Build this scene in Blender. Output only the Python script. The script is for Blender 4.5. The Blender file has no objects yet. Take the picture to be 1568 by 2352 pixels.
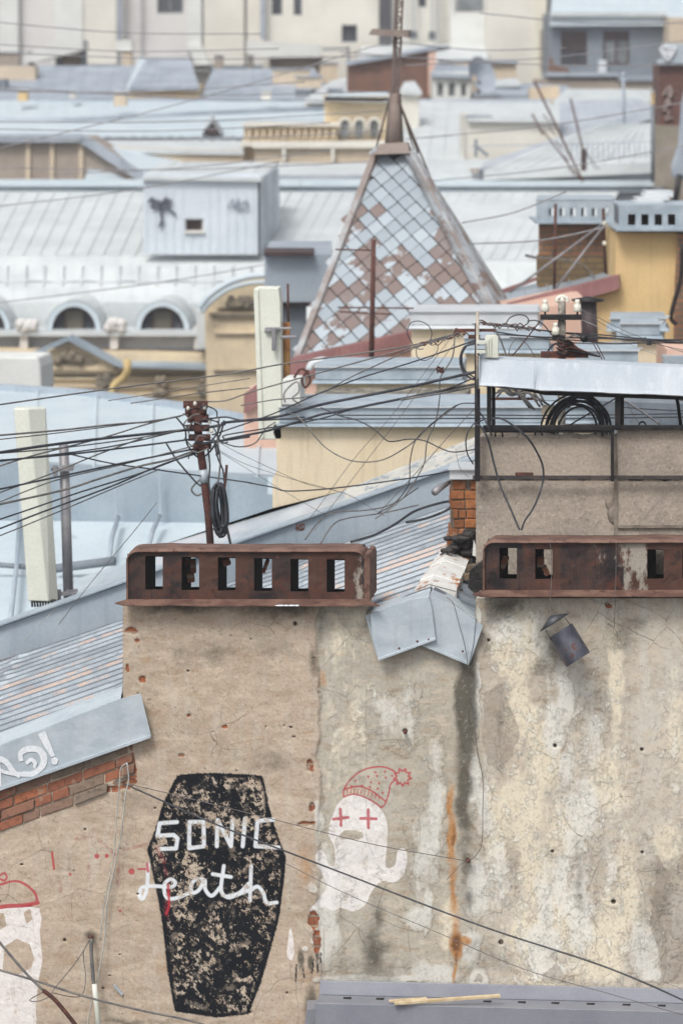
import bpy, math, random
import numpy as np
from mathutils import Vector, Matrix
random.seed(7)
R = math.radians
# ---------------------------------------------------------------- camera, sky, sun, exposure
F = 6036.0; VH = 112.0; CZ = 25.0          # telephoto: focal length in view units, horizon line, eye height
sc = bpy.context.scene; COL = sc.collection
cam = bpy.data.cameras.new('camera'); co = bpy.data.objects.new('camera', cam); COL.objects.link(co); sc.camera = co
co.location = (0, 0, CZ); co.rotation_euler = (R(90), 0, 0)
cam.sensor_fit = 'VERTICAL'; cam.sensor_height = 36; cam.lens = 36*F/2352; cam.shift_y = -(1176-VH)/2352
cam.clip_start = 0.5; cam.clip_end = 3000
cam.dof.use_dof = True; cam.dof.focus_distance = 20.2; cam.dof.aperture_fstop = cam.lens/1000/0.05
w = bpy.data.worlds.new('World'); sc.world = w; w.use_nodes = True
nt = w.node_tree; bg = nt.nodes['Background']; sky = nt.nodes.new('ShaderNodeTexSky'); sky.sky_type = 'NISHITA'
sky.sun_disc = False; SE, SR = 52, 205
sky.sun_elevation = R(SE); sky.sun_rotation = R(SR); sky.dust_density = 4; sky.ozone_density = 1.0; sky.air_density = 1.0
hs = nt.nodes.new('ShaderNodeHueSaturation'); hs.inputs['Saturation'].default_value = 0.24
nt.links.new(sky.outputs[0], hs.inputs['Color']); nt.links.new(hs.outputs[0], bg.inputs[0]); bg.inputs[1].default_value = 0.13
sl = bpy.data.lights.new('sun', 'SUN'); sl.energy = 1.4; sl.angle = R(14); sl.color = (1, .96, .91)
so = bpy.data.objects.new('sun', sl); COL.objects.link(so)
d_ = Vector((math.sin(R(SR))*math.cos(R(SE)), math.cos(R(SR))*math.cos(R(SE)), math.sin(R(SE))))
so.rotation_euler = d_.to_track_quat('Z', 'Y').to_euler(); so.location = (0, -5, 60)
sc.view_settings.view_transform = 'Standard'; sc.view_settings.look = 'None'; sc.view_settings.exposure = 0.46
sc.cycles.use_denoising = True
try: sc.cycles.denoiser = 'OPENIMAGEDENOISE'
except Exception: pass
sc.cycles.max_bounces = 5; sc.cycles.diffuse_bounces = 3; sc.cycles.transparent_max_bounces = 8

# ---------------------------------------------------------------- helpers
def P(u, v, Y): return Vector(((u-784)/F*Y, Y, CZ-(v-VH)/F*Y))
def S(r, g, b, k=1.0):
    f = lambda c: ((c/255+.055)/1.055)**2.4 if c > 10 else c/255/12.92
    return (f(r)*k, f(g)*k, f(b)*k, 1)
def props(o, label=None, cat=None, group=None, kind=None):
    if label: o['label'] = label
    if cat: o['category'] = cat
    if group: o['group'] = group
    if kind: o['kind'] = kind
    return o
def root(name, loc, label, cat, group=None):
    o = bpy.data.objects.new(name, None); COL.objects.link(o); o.location = loc; o.empty_display_size = .3
    return props(o, label, cat, group)
SK = 0.15                                     # side faces run back with this sideways slope (metre per metre)
class MB:
    def __init__(s): s.v = []; s.f = []; s.m = []; s.sm = []; s.mi = 0; s.smooth = False; s.a = {}
    def add(s, vs, fs):
        b = len(s.v); s.v += [tuple(x) for x in vs]
        for f in fs: s.f.append([b+i for i in f]); s.m.append(s.mi); s.sm.append(s.smooth)
        return s
    def hexa(s, p):                           # p: 8 points, front quad 0-3 then back quad 4-7
        return s.add(p, [(0,1,2,3),(7,6,5,4),(4,5,1,0),(5,6,2,1),(6,7,3,2),(7,4,0,3)])
    def box(s, u0, u1, v0, v1, Y, d, sk=None):    # v0 upper, v1 lower
        sk = SK if sk is None else sk
        a = [P(u0,v1,Y), P(u1,v1,Y), P(u1,v0,Y), P(u0,v0,Y)]
        o = Vector((sk*d, d, 0)); return s.hexa(a+[x+o for x in a])
    def prism(s, uv, Y, d, sk=None):
        sk = SK if sk is None else sk; o = Vector((sk*d, d, 0))
        a = [P(x, y, Y) for x, y in uv]; return s.extr(a, o)
    def extr(s, a, o):
        n = len(a); o = Vector(o); a = [Vector(x) for x in a]
        return s.add(a+[x+o for x in a], [tuple(range(n)), tuple(range(2*n-1, n-1, -1))]+[(i, i+n, (i+1) % n+n, (i+1) % n) for i in range(n)])
    def wbox(s, c, sz, rot=None):
        c = Vector(c); h = [x/2 for x in sz]; q = [Vector((x*h[0], y*h[1], z*h[2])) for x, y, z in
            [(-1,-1,-1),(1,-1,-1),(1,-1,1),(-1,-1,1),(-1,1,-1),(1,1,-1),(1,1,1),(-1,1,1)]]
        if rot is not None: q = [rot @ x for x in q]
        return s.hexa([c+x for x in q])
    def quad(s, *p): return s.add(p, [tuple(range(len(p)))])
    def slab(s, pts, t=.08):                  # roof sheet with thickness straight down
        return s.extr(pts, (0, 0, -t))
    def beam(s, a, b, w_, h=None):
        a = Vector(a); b = Vector(b); h = h or w_; t = (b-a).normalized(); up = Vector((0, 0, 1)) if abs(t.z) < .9 else Vector((0, -1, 0))
        x = t.cross(up).normalized()*w_/2; y = x.cross(t).normalized()*h/2
        q = [-x-y, x-y, x+y, -x+y]; return s.hexa([a+k for k in q]+[b+k for k in q])
    def tube(s, pts, r, n=6, cap=True, rr=None):
        pts = [Vector(p) for p in pts]; m = len(pts); vs = []; sm = s.smooth; s.smooth = True
        t0 = (pts[1]-pts[0]).normalized(); ref = Vector((0, 1, 0)) if abs(t0.y) < .9 else Vector((1, 0, 0))
        for i, p in enumerate(pts):
            t = (pts[min(i+1, m-1)]-pts[max(i-1, 0)]).normalized(); x = t.cross(ref)
            x = x.normalized() if x.length > 1e-5 else Vector((1, 0, 0)); y = t.cross(x).normalized()
            q = rr[i] if rr else r
            for k in range(n):
                a = 2*math.pi*k/n; vs.append(p+x*math.cos(a)*q+y*math.sin(a)*q)
        fs = [(i*n+k, i*n+(k+1) % n, (i+1)*n+(k+1) % n, (i+1)*n+k) for i in range(m-1) for k in range(n)]
        if cap: fs += [tuple(range(n-1, -1, -1)), tuple(range((m-1)*n, m*n))]
        s.add(vs, fs); s.smooth = sm; return s
    def cyl(s, a, b, r, r2=None, n=16, hollow=False):
        r2 = r if r2 is None else r2
        return s.tube([a, b], r, n, not hollow, rr=[r, r2])
    def ball(s, c, r, sz=(1, 1, 1), n=8):
        c = Vector(c); vs = []; fs = []
        for i in range(n+1):
            th = math.pi*i/n
            for k in range(n): ph = 2*math.pi*k/n; vs.append(c+Vector((r*sz[0]*math.sin(th)*math.cos(ph), r*sz[1]*math.sin(th)*math.sin(ph), r*sz[2]*math.cos(th))))
        for i in range(n):
            for k in range(n): fs.append((i*n+k, i*n+(k+1) % n, (i+1)*n+(k+1) % n, (i+1)*n+k))
        sm = s.smooth; s.smooth = True; s.add(vs, fs); s.smooth = sm; return s
    def plate(s, u0, u1, v0, v1, Y, th, holes=(), cuts=(), vcuts=(), off=None):  # front plate with real rectangular openings
        us = sorted(set([u0, u1]+[h[0] for h in holes]+[h[1] for h in holes]+[c for c in cuts if u0 < c < u1]))
        vs = sorted(set([v0, v1]+[h[2] for h in holes]+[h[3] for h in holes]+[c for c in vcuts if v0 < c < v1]))
        nu, nv = len(us), len(vs)
        solid = [[not any(h[0] < (us[i]+us[i+1])/2 < h[1] and h[2] < (vs[j]+vs[j+1])/2 < h[3] for h in holes) for j in range(nv-1)] for i in range(nu-1)]
        g = lambda i, j: i*nv+j
        A = []; B = []
        for u in us:
            for v in vs:
                p = P(u, v, Y)
                if off: p = p+off(u, v)
                A.append(p); B.append(p+Vector((SK*th, th, 0)))
        n = len(A); fs = []
        for i in range(nu-1):
            for j in range(nv-1):
                if not solid[i][j]: continue
                fs.append((g(i,j+1), g(i+1,j+1), g(i+1,j), g(i,j))); fs.append((n+g(i,j), n+g(i+1,j), n+g(i+1,j+1), n+g(i,j+1)))
                for (di, dj, e) in ((-1,0,((i,j),(i,j+1))), (1,0,((i+1,j+1),(i+1,j))), (0,-1,((i+1,j),(i,j))), (0,1,((i,j+1),(i+1,j+1)))):
                    a, b = i+di, j+dj
                    if 0 <= a < nu-1 and 0 <= b < nv-1 and solid[a][b]: continue
                    p, q = g(*e[0]), g(*e[1]); fs.append((p, n+p, n+q, q))
        return s.add(A+B, fs)
    def build(s, name, mats, parent=None, label=None, cat=None, group=None, kind=None, bevel=0):
        base = parent.matrix_world.translation.copy() if parent else Vector((0, 0, 0))
        par = parent; off = Vector((0, 0, 0))
        while par: off += par.location; par = par.parent
        if parent is None:                    # a thing of one mesh: origin at its own base
            arr = np.array(s.v); off = Vector((float(arr[:,0].mean()), float(arr[:,1].mean()), float(arr[:,2].min())))
        me = bpy.data.meshes.new(name); me.from_pydata([(x[0]-off.x, x[1]-off.y, x[2]-off.z) for x in s.v], [], s.f)
        if not isinstance(mats, (list, tuple)): mats = [mats]
        for m in mats: me.materials.append(m)
        me.polygons.foreach_set('material_index', s.m); me.polygons.foreach_set('use_smooth', s.sm)
        for k, vals in s.a.items():
            at = me.attributes.new(k, 'FLOAT', 'POINT'); at.data.foreach_set('value', vals)
        me.update(); o = bpy.data.objects.new(name, me); COL.objects.link(o)
        if parent: o.parent = parent
        else: o.location = off
        if bevel:
            b = o.modifiers.new('edge', 'BEVEL'); b.width = bevel; b.segments = 2; b.limit_method = 'ANGLE'
        return props(o, label, cat, group, kind)
def spline(pts, k=7):
    pts = [Vector(p) for p in pts]
    if len(pts) < 3:
        a, b = pts; return [a.lerp(b, i/6) for i in range(7)]
    q = [pts[0]*2-pts[1]]+pts+[pts[-1]*2-pts[-2]]; out = []
    for i in range(1, len(q)-2):
        for j in range(k):
            t = j/k; a, b, c, d = q[i-1], q[i], q[i+1], q[i+2]
            out.append(.5*((2*b)+(c-a)*t+(2*a-5*b+4*c-d)*t*t+(3*b-a-3*c+d)*t**3))
    return out+[pts[-1]]
def hsh(ix, iy, seed):
    h = np.sin(ix*127.1+iy*311.7+seed*74.7)*43758.5453
    return h-np.floor(h)
def vnoise(x, y, seed=0):
    ix = np.floor(x); iy = np.floor(y); fx = x-ix; fy = y-iy; fx = fx*fx*(3-2*fx); fy = fy*fy*(3-2*fy)
    a = hsh(ix, iy, seed); b = hsh(ix+1, iy, seed); c = hsh(ix, iy+1, seed); d = hsh(ix+1, iy+1, seed)
    return (a*(1-fx)+b*fx)*(1-fy)+(c*(1-fx)+d*fx)*fy
def fbm(x, y, seed=0, o=5):
    x = np.asarray(x, float); y = np.asarray(y, float); t = 0; a = .5; n = 0
    for i in range(o): t = t+a*vnoise(x*2**i, y*2**i, seed+i*7); n += a; a *= .5
    return t/n

# ---------------------------------------------------------------- materials
class N:
    def __init__(s, name):
        s.mat = bpy.data.materials.new(name); s.mat.use_nodes = True; s.t = s.mat.node_tree; s.b = s.t.nodes['Principled BSDF']
        s.tc = s.t.nodes.new('ShaderNodeTexCoord').outputs['Object']
    def put(s, sock, v):
        if isinstance(v, bpy.types.NodeSocket): s.t.links.new(v, sock)
        elif v is not None: sock.default_value = v
    def node(s, typ, ins=(), **kw):
        n = s.t.nodes.new('ShaderNode'+typ)
        for k, v in kw.items(): setattr(n, k, v)
        for k, v in (ins.items() if isinstance(ins, dict) else enumerate(ins)): s.put(n.inputs[k], v)
        return n
    def m(s, op, a, b=None, c=None, clamp=False):
        n = s.node('Math', operation=op); n.use_clamp = clamp
        s.put(n.inputs[0], a)
        if b is not None: s.put(n.inputs[1], b)
        if c is not None: s.put(n.inputs[2], c)
        return n.outputs[0]
    def map(s, sc_=(1, 1, 1), rot=(0, 0, 0)):
        return s.node('Mapping', {'Vector': s.tc, 'Scale': sc_, 'Rotation': rot}).outputs[0]
    def noise(s, scale, detail=6, rough=.6, vec=None, dist=0):
        return s.node('TexNoise', {'Vector': vec or s.tc, 'Scale': scale, 'Detail': detail, 'Roughness': rough, 'Distortion': dist}).outputs[0]
    def ss(s, x, lo, hi):                     # smoothstep
        n = s.node('MapRange', {'Value': x, 'From Min': lo, 'From Max': hi}, interpolation_type='SMOOTHSTEP'); return n.outputs[0]
    def mix(s, f, a, b, mode='MIX'):
        n = s.node('MixRGB', blend_type=mode); s.put(n.inputs[0], f); s.put(n.inputs[1], a); s.put(n.inputs[2], b); return n.outputs[0]
    def attr(s, name): return s.node('Attribute', attribute_name=name).outputs['Fac']
    def bump(s, h, strength=.3, dist=.01, nrm=None):
        n = s.node('Bump', {'Height': h, 'Strength': strength, 'Distance': dist})
        if nrm: s.put(n.inputs['Normal'], nrm)
        return n.outputs[0]
    def done(s, col, rough=.7, nrm=None, metal=0, spec=.4):
        s.put(s.b.inputs['Base Color'], col); s.put(s.b.inputs['Roughness'], rough); s.b.inputs['Metallic'].default_value = metal
        s.b.inputs['Specular IOR Level'].default_value = spec
        if nrm: s.put(s.b.inputs['Normal'], nrm)
        return s.mat
def mat(name, c1, c2, scale=2, rough=.7, metal=0, fine=60, bump=.15, dist=.004, streak=0, sc3=None, rust=0, rustc=None, spec=.4, c3=None, lo=.38, hi=.62, rs=6):
    n = N(name); x = n.ss(n.noise(scale, 7, .62), lo, hi); col = n.mix(x, c1, c2)
    if streak:
        s_ = n.ss(n.noise(3, 5, .6, n.map((5, 5, .35))), .5, .72); col = n.mix(n.m('MULTIPLY', s_, streak), col, c3 or c2)
    f = n.noise(fine, 4, .7); col = n.mix(n.m('MULTIPLY', n.ss(f, .3, .7), .22), col, n.mix(.5, col, (0, 0, 0, 1)))
    if rust:
        q = n.ss(n.m('ADD', n.noise(rs, 8, .7), rust), .64, .71); col = n.mix(q, col, rustc or S(150, 85, 50))
    return n.done(col, rough, n.bump(f, bump, dist), metal, spec)
def brickmat(name, c1, c2, mortar, bw=.25, bh=.075, ms=.012, rough=.9, dirt=.5):
    n = N(name); sp = n.node('SeparateXYZ', [n.tc]); cb = n.node('CombineXYZ', [n.m('ADD', sp.outputs[0], sp.outputs[1]), sp.outputs[2], 0.0])
    b = n.node('TexBrick', {'Vector': cb.outputs[0], 'Color1': c1, 'Color2': c2, 'Mortar': mortar, 'Scale': 1.0, 'Mortar Size': ms, 'Brick Width': bw, 'Row Height': bh, 'Bias': 0.0})
    q = n.ss(n.noise(2.5, 6), .4, .7); col = n.mix(n.m('MULTIPLY', q, dirt), b.outputs['Color'], n.mix(.75, b.outputs['Color'], S(70, 60, 52)))
    return n.done(col, rough, n.bump(b.outputs['Fac'], -.4, .01))
MT = {}
MT['blueroof'] = mat('pale_blue_metal', S(197,211,219,.92), S(208,220,226,.92), 1.2, .45, .0, 25, .05, .002, streak=.35, c3=S(184,197,206,.9), lo=.3, hi=.7, rust=.03, rustc=S(176,186,192,.9), rs=1.6)
MT['bluewall'] = mat('blue_grey_metal', S(168,182,194,.88), S(184,196,206,.88), 1.0, .4, .1, 30, .05, .002, streak=.4, c3=S(150,163,176,.8))
MT['blueband'] = mat('slate_blue_metal', S(156,171,183,.82), S(176,190,200,.82), .7, .4, .1, 30, .05, .002)
MT['whiteroof'] = mat('whitish_metal_roof', S(218,225,227,.76), S(228,234,235,.8), 1.0, .5, .0, 18, .04, .004, streak=.22, c3=S(210,210,206,.84))
MT['lilacroof'] = mat('lilac_grey_roof', S(182,189,200,.82), S(198,205,213,.82), 1.0, .6, .0, 18, .05, .004, streak=.3)
MT['greyroof'] = mat('grey_blue_roof', S(158,169,182,.82), S(186,195,206,.82), .8, .55, .0, 18, .05, .004, streak=.4, c3=S(140,150,162,.8), rust=.0)
MT['gal'] = mat('galvanised_sheet', S(178,190,198,.92), S(194,204,211,.92), 3, .4, .05, 120, .06, .001, streak=.35, c3=S(168,176,180,.9))
_g = MT['gal'].node_tree; _n = _g.nodes.new('ShaderNodeTexNoise'); _n.inputs['Scale'].default_value = 5; _n.inputs['Detail'].default_value = 3
_tc = _g.nodes.new('ShaderNodeTexCoord'); _b = _g.nodes.new('ShaderNodeBump'); _b.inputs['Strength'].default_value = .55; _b.inputs['Distance'].default_value = .03
_g.links.new(_tc.outputs['Object'], _n.inputs['Vector']); _g.links.new(_n.outputs[0], _b.inputs['Height']); _g.links.new(_b.outputs[0], _g.nodes['Principled BSDF'].inputs['Normal'])
MT['capblue'] = mat('blue_grey_vent_metal', S(158,172,183,.9), S(180,193,203,.9), 3.5, .45, .05, 70, .08, .002, streak=.4, c3=S(190,200,208,.9))
MT['captop'] = mat('pale_cap_sheet', S(210,216,221,.85), S(222,227,230,.85), 3, .45, .1, 70, .08, .002)
MT['yellow'] = mat('pale_yellow_plaster', S(234,220,193,.96), S(228,211,180,.96), 1.6, .9, 0, 45, .15, .003, streak=.55, c3=S(208,192,164,.92))
MT['ochre'] = mat('ochre_plaster', S(228,198,144,.93), S(214,186,138,.93), .8, .9, 0, 30, .15, .004, streak=.4, c3=S(200,174,132,.85))
MT['sand'] = mat('sandstone_facade', S(222,204,172,.96), S(206,190,162,.96), 1.2, .9, 0, 12, .2, .01, streak=.3, c3=S(150,138,120,.9), rust=.0, rustc=S(134,122,106), rs=1.6)
MT['pink'] = mat('faded_pink_plaster', S(224,190,172,.9), S(214,176,158,.9), 1.5, .9, 0, 30, .1, .003)
MT['redmetal'] = mat('faded_red_metal', S(152,110,108,.95), S(138,98,96,.95), 2, .6, 0, 30, .1, .003, streak=.4, c3=S(176,128,124))
MT['cream'] = mat('cream_render', S(230,227,217,.95), S(221,217,207,.95), .5, .9, 0, 12, .1, .004, streak=.25, c3=S(210,206,196,.93))
MT['greywhite'] = mat('grey_white_render', S(222,220,217,.93), S(212,209,206,.93), .4, .9, 0, 12, .1, .004, streak=.2, c3=S(190,186,180,.9))
MT['white'] = mat('white_paint', S(232,234,230,.9), S(222,224,220,.9), .8, .7, 0, 20, .05, .002)
MT['beige'] = mat('beige_plaster', S(218,202,178,.93), S(206,190,168,.93), .6, .9, 0, 14, .1, .004, streak=.35, c3=S(168,152,134,.9))
MT['brown'] = mat('brown_boarded_wall', S(174,162,150,.93), S(162,150,139,.93), .8, .9, 0, 14, .1, .004, streak=.7, c3=S(146,136,127,.9))
MT['greybuild'] = mat('slate_grey_render', S(132,140,148,.9), S(120,128,137,.9), .5, .85, 0, 14, .1, .004)
MT['glass'] = mat('dark_window_glass', S(62,66,74,.8), S(88,92,98,.8), .8, .15, 0, 5, 0, .001)
MT['pane'] = mat('pale_curtained_glass', S(150,156,160,.8), S(120,124,124,.8), 1.5, .2, 0, 5, 0, .001)
MT['darkwood'] = mat('dark_brown_frame', S(70,50,48), S(56,42,42), 3, .6)
MT['whiteplastic'] = mat('off_white_plastic', S(226,228,216,.95), S(218,220,208,.95), 1.5, .45, 0, 40, .02, .001, streak=.15, c3=S(200,202,190))
MT['porcelain'] = mat('white_porcelain', S(232,230,218,.95), S(220,216,200,.95), 30, .2)
MT['rubber'] = mat('black_cable_sheath', S(46,48,54), S(68,70,76), 8, .5, 0, 200, .1, .001)
MT['greycable'] = mat('weathered_grey_cable', S(96,96,98), S(124,120,114), 10, .7, 0, 150, .2, .001)
MT['palecable'] = mat('pale_grey_cable', S(158,160,156), S(190,190,182), 10, .7)
MT['wire'] = mat('thin_steel_wire', S(88,86,86), S(112,106,104), 20, .6)
MT['steel'] = mat('dark_painted_steel', S(30,29,31), S(46,42,43), 12, .5, .2, 150, .3, .001, rust=.0, rustc=S(96,62,46))
MT['greypole'] = mat('grey_steel_pole', S(130,130,136), S(150,148,150), 6, .5, .3, 80, .1, .001, streak=.4, c3=S(110,104,102))
MT['rustpole'] = mat('rusty_brown_steel', S(96,58,50), S(70,48,44), 20, .8, 0, 160, .5, .002, rust=.05, rustc=S(140,84,56), rs=30)
MT['orangerust'] = mat('peeling_rusty_paint', S(190,184,170), S(168,160,148), 14, .7, 0, 150, .3, .002, rust=.1, rustc=S(160,104,64), rs=18)
MT['oldwood'] = mat('weathered_timber', S(128,112,90), S(96,82,66), 12, .9, 0, 90, .4, .003)
MT['freshwood'] = mat('pale_wood', S(214,196,164), S(190,168,132), 14, .8, 0, 90, .3, .002)
MT['tar'] = mat('wrinkled_black_tar', S(34,32,32), S(58,54,52), 18, .35, 0, 60, .8, .01)
MT['black'] = mat('shade_black', S(22,20,20), S(34,30,28), 18, .9)  # flat black; also colours in the shade of gaps and openings
MT['lilacmetal'] = mat('lilac_grey_sheet', S(140,142,152,.9), S(150,152,160,.9), 3, .4, .1, 60, .04, .001, streak=.2)
MT['brickfar'] = brickmat('old_red_brick', S(128,84,66), S(104,66,54), S(120,104,90), .26, .08, .012)
MT['brickdark'] = brickmat('sooty_brown_brick', S(134,96,76), S(156,116,86), S(112,100,88), .26, .09, .016)
MT['bricktan'] = brickmat('yellowed_brick', S(128,106,74), S(108,88,62), S(88,78,64), .26, .09, .012)
MT['mortar'] = mat('grey_mortar', S(140,130,118), S(112,102,92), 10, .95, 0, 60, .6, .006)
MT['ground'] = mat('asphalt_ground', S(70,70,72), S(84,82,80), .2, .9)
MT['graffwhite'] = mat('white_spray_paint', S(228,232,235), S(214,218,224), 40, .6)
MT['graffdark'] = mat('dark_spray_paint', S(70,74,86), S(96,100,112), 6, .6)
MT['redpaint'] = mat('red_spray_paint', S(170,40,56), S(150,50,60), 30, .7)
# near bricks: colour changes from brick to brick through a stored per-brick value
def nearbrick(name, a, b, c):
    n = N(name); t = n.attr('tone'); col = n.mix(n.ss(t, 0, .5), a, b); col = n.mix(n.ss(t, .55, 1), col, c)
    z = n.noise(22, 7, .7); col = n.mix(n.m('MULTIPLY', n.ss(z, .45, .7), .55), col, S(62,48,42)); f = n.noise(120, 4, .7)
    col = n.mix(n.m('MULTIPLY', n.ss(n.noise(9, 6), .56, .7), .5), col, S(176,160,142))
    return n.done(col, .92, n.bump(f, .5, .004, n.bump(z, .5, .01)))
MT['nbrick'] = nearbrick('exposed_red_brick', S(184,116,82), S(150,96,74), S(136,122,108))
MT['pbrick'] = nearbrick('orange_pier_brick', S(172,112,70), S(148,94,60), S(112,74,52))
def rustmat():
    n = N('rusted_sheet_iron'); a = n.noise(4.5, 8, .65); col = n.mix(n.ss(a, .36, .60), S(34,32,35), S(74,54,47))
    col = n.mix(n.ss(n.noise(9, 8, .7, dist=.6), .52, .64), col, S(92,54,42))
    st = n.ss(n.noise(4, 5, .65, n.map((6, 6, .5))), .5, .66); col = n.mix(n.m('MULTIPLY', st, .6), col, S(32,31,35))
    col = n.mix(n.ss(n.noise(26, 6, .7), .64, .70), col, S(128,78,50))
    pn = n.ss(n.noise(2.1, 3, .5, n.map((1, 1, .12))), .5, .56); col = n.mix(n.m('MULTIPLY', pn, .55), col, S(98,64,50)); col = n.mix(n.m('MULTIPLY', n.ss(n.noise(5, 7, .75, dist=.8), .56, .62), .6), col, S(30,28,31))
    w_ = n.ss(n.m('ADD', n.noise(7, 8, .72, n.map((1.6, 1.6, .8))), n.attr('pale')), .74, .86); col = n.mix(n.m('MULTIPLY', w_, .8), col, S(176,170,158))
    f = n.noise(90, 5, .7); col = n.mix(n.m('MULTIPLY', n.ss(f, .35, .7), .3), col, S(48,36,34))
    return n.done(col, n.m('MULTIPLY_ADD', n.ss(a, .36, .6), .3, .42), n.bump(f, .35, .003, n.bump(a, .4, .02)), .15)
MT['rust'] = rustmat()
def rusttop():
    n = N('toplit_rusty_sheet'); a = n.noise(5, 8, .65); col = n.mix(n.ss(a, .36, .62), S(122,94,81), S(92,66,57))  # paler rust copy; light on tops and ends put into the colour
    col = n.mix(n.ss(n.noise(9, 8, .72), .54, .64), col, S(76,54,47)); col = n.mix(n.ss(n.noise(30, 7, .75), .68, .72), col, S(206,190,168))
    return n.done(col, .75, n.bump(n.noise(70, 5, .7), .35, .003))
MT['rusttop'] = rusttop()
def corrmat():
    n = N('weathered_corrugated_iron'); r = n.attr('rust'); a = n.noise(2.2, 7, .65, n.map((1, .9, 1)))
    col = n.mix(n.ss(a, .4, .62), S(148,158,167,.72), S(122,132,142,.7)); z = n.noise(8, 7, .7)
    q = n.ss(n.m('ADD', n.m('MULTIPLY', r, .33), z), .70, .82); col = n.mix(n.m('MULTIPLY', q, .7), col, S(172,144,126,.8))
    col = n.mix(n.ss(n.noise(13, 6, .7, n.map((1, 3, 1))), .54, .68), col, S(112,122,132,.78))
    return n.done(col, .42, n.bump(n.noise(60, 4), .12, .003), .2)
MT['corr'] = corrmat()
# ---------------------------------------------------------------- the near building: stuccoed gable wall with its painted marks
def seg_sdf(U, V, pts, r):                    # positive inside a stroke of half-width r
    d = np.full(U.shape, 1e9)
    for (x0, y0), (x1, y1) in zip(pts[:-1], pts[1:]):
        dx, dy = x1-x0, y1-y0; L = dx*dx+dy*dy+1e-9
        t = np.clip(((U-x0)*dx+(V-y0)*dy)/L, 0, 1); d = np.minimum(d, np.hypot(U-x0-t*dx, V-y0-t*dy))
    return r-d
def poly_sdf(U, V, pts):
    d = np.full(U.shape, 1e9); ins = np.zeros(U.shape, bool); n = len(pts)
    for i in range(n):
        x0, y0 = pts[i]; x1, y1 = pts[(i+1) % n]; dx, dy = x1-x0, y1-y0; L = dx*dx+dy*dy+1e-9
        t = np.clip(((U-x0)*dx+(V-y0)*dy)/L, 0, 1); d = np.minimum(d, np.hypot(U-x0-t*dx, V-y0-t*dy))
        c = ((y0 > V) != (y1 > V)) & (U < (x1-x0)*(V-y0)/((y1-y0) if y1 != y0 else 1e-9)+x0); ins ^= c
    return np.where(ins, d, -d)
def sp2(pts, k=5):
    return [(p.x, p.y) for p in spline([Vector((a, b, 0)) for a, b in pts], k)]
def tr(pts, ox, oy, s): return [(ox+x*s, oy+y*s) for x, y in pts]
def blob(U, V, cx, cy, rx, ry, p=2):          # 1 at the centre, 0 at the rim, negative outside
    return 1-np.power(np.abs((U-cx)/rx)**p+np.abs((V-cy)/ry)**p, 1/p)
A0 = (344.5, 1722.5, .2197); A1 = (0, 1921.1, .3662); A2 = (516.7, 1921.1, .3662); A3 = (574.2, 1665, .3662)
coffin = [(408,1778),(440,1775),(490,1773),(560,1776),(603,1780),(608,1800),(618,1850),(636,1910),(658,1968),(653,2020),(642,2105),(622,2180),(600,2255),(572,2328),(500,2336),(402,2322),(385,2230),(372,2110),(352,2010),(338,1948),(356,1905),(372,1852),(376,1840),(396,1800)]
sonic = [[(285,745),(105,758),(82,890),(250,880),(290,915),(275,1022),(108,1028)], [(415,745),(562,745),(566,1000),(412,1020),(415,745)],
         [(700,1000),(708,725),(848,1000),(866,730)], [(996,712),(970,1000)], [(1290,722),(1125,735),(1103,1000),(1345,1012)]]
death = [[(930,170),(925,310),(903,380),(880,378),(885,325),(930,308),(1020,310)], [(1020,310),(1080,312),(1102,285),(1070,264),(1032,300),(1042,372),(1090,386),(1200,348)],
         [(1270,262),(1222,270),(1198,312),(1210,350),(1250,330),(1285,270),(1290,330),(1330,368),(1385,310)], [(1405,180),(1388,330),(1430,378),(1490,360),(1570,330)], [(1335,232),(1450,250)]]
death2 = [[(165,180),(157,400)], [(20,370),(90,350),(150,290)], [(160,335),(205,310),(240,350),(262,412),(325,410)]]
ghost = [(520,560),(560,480),(640,437),(740,460),(820,530),(860,620),(858,760),(850,890),(905,880),(920,800),(940,775),(975,785),(985,850),(960,940),(900,990),(825,980),(760,1050),(722,1130),(650,1172),(610,1160),(560,1150),(520,1170),(470,1140),(430,1155),(370,1160),(430,1090),(480,1020),(465,960),(415,860),(413,800),(440,780),(475,810),(490,870),(530,882),(525,760),(490,690),(500,620)]
mouth = [(545,690),(580,655),(660,655),(720,670),(727,705),(690,725),(600,722),(550,725)]
star = []
for i in range(19):
    a = math.pi*2*i/18+.5; star.append((955+(58 if i % 2 else 36)*math.cos(a), 328+(58 if i % 2 else 36)*math.sin(a)))
hat = [sp2([(585,452),(590,400),(640,330),(720,278),(820,262),(895,285),(918,325)]), sp2([(918,340),(882,370),(868,430),(848,492),(822,520)]), sp2([(822,520),(780,488),(720,455),(650,435),(585,452)]),
       sp2([(595,402),(680,385),(760,412),(850,480)]), star]
ribs = [[(612+i*22, 402-abs(i-3)*-1.2+max(0, i-5)*9), (606+i*22, 428+max(0, i-4)*9)] for i in range(10)]
dots = [(785,297),(845,293),(740,325),(795,320),(890,318),(850,330),(662,350),(757,360),(808,366),(702,380),(635,385),(750,388),(800,400),(830,425)]
eyes = [[(522,592),(615,580)], [(566,527),(570,632)], [(692,586),(790,590)], [(740,532),(741,646)]]
def topline(u):
    if u < 283: return 1712-.347*u+4
    if u < 840: return 1383
    if u < 985: return 1412-(u-840)*.28
    if u < 1092: return 1371+(u-985)*.5
    return 1374
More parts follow.
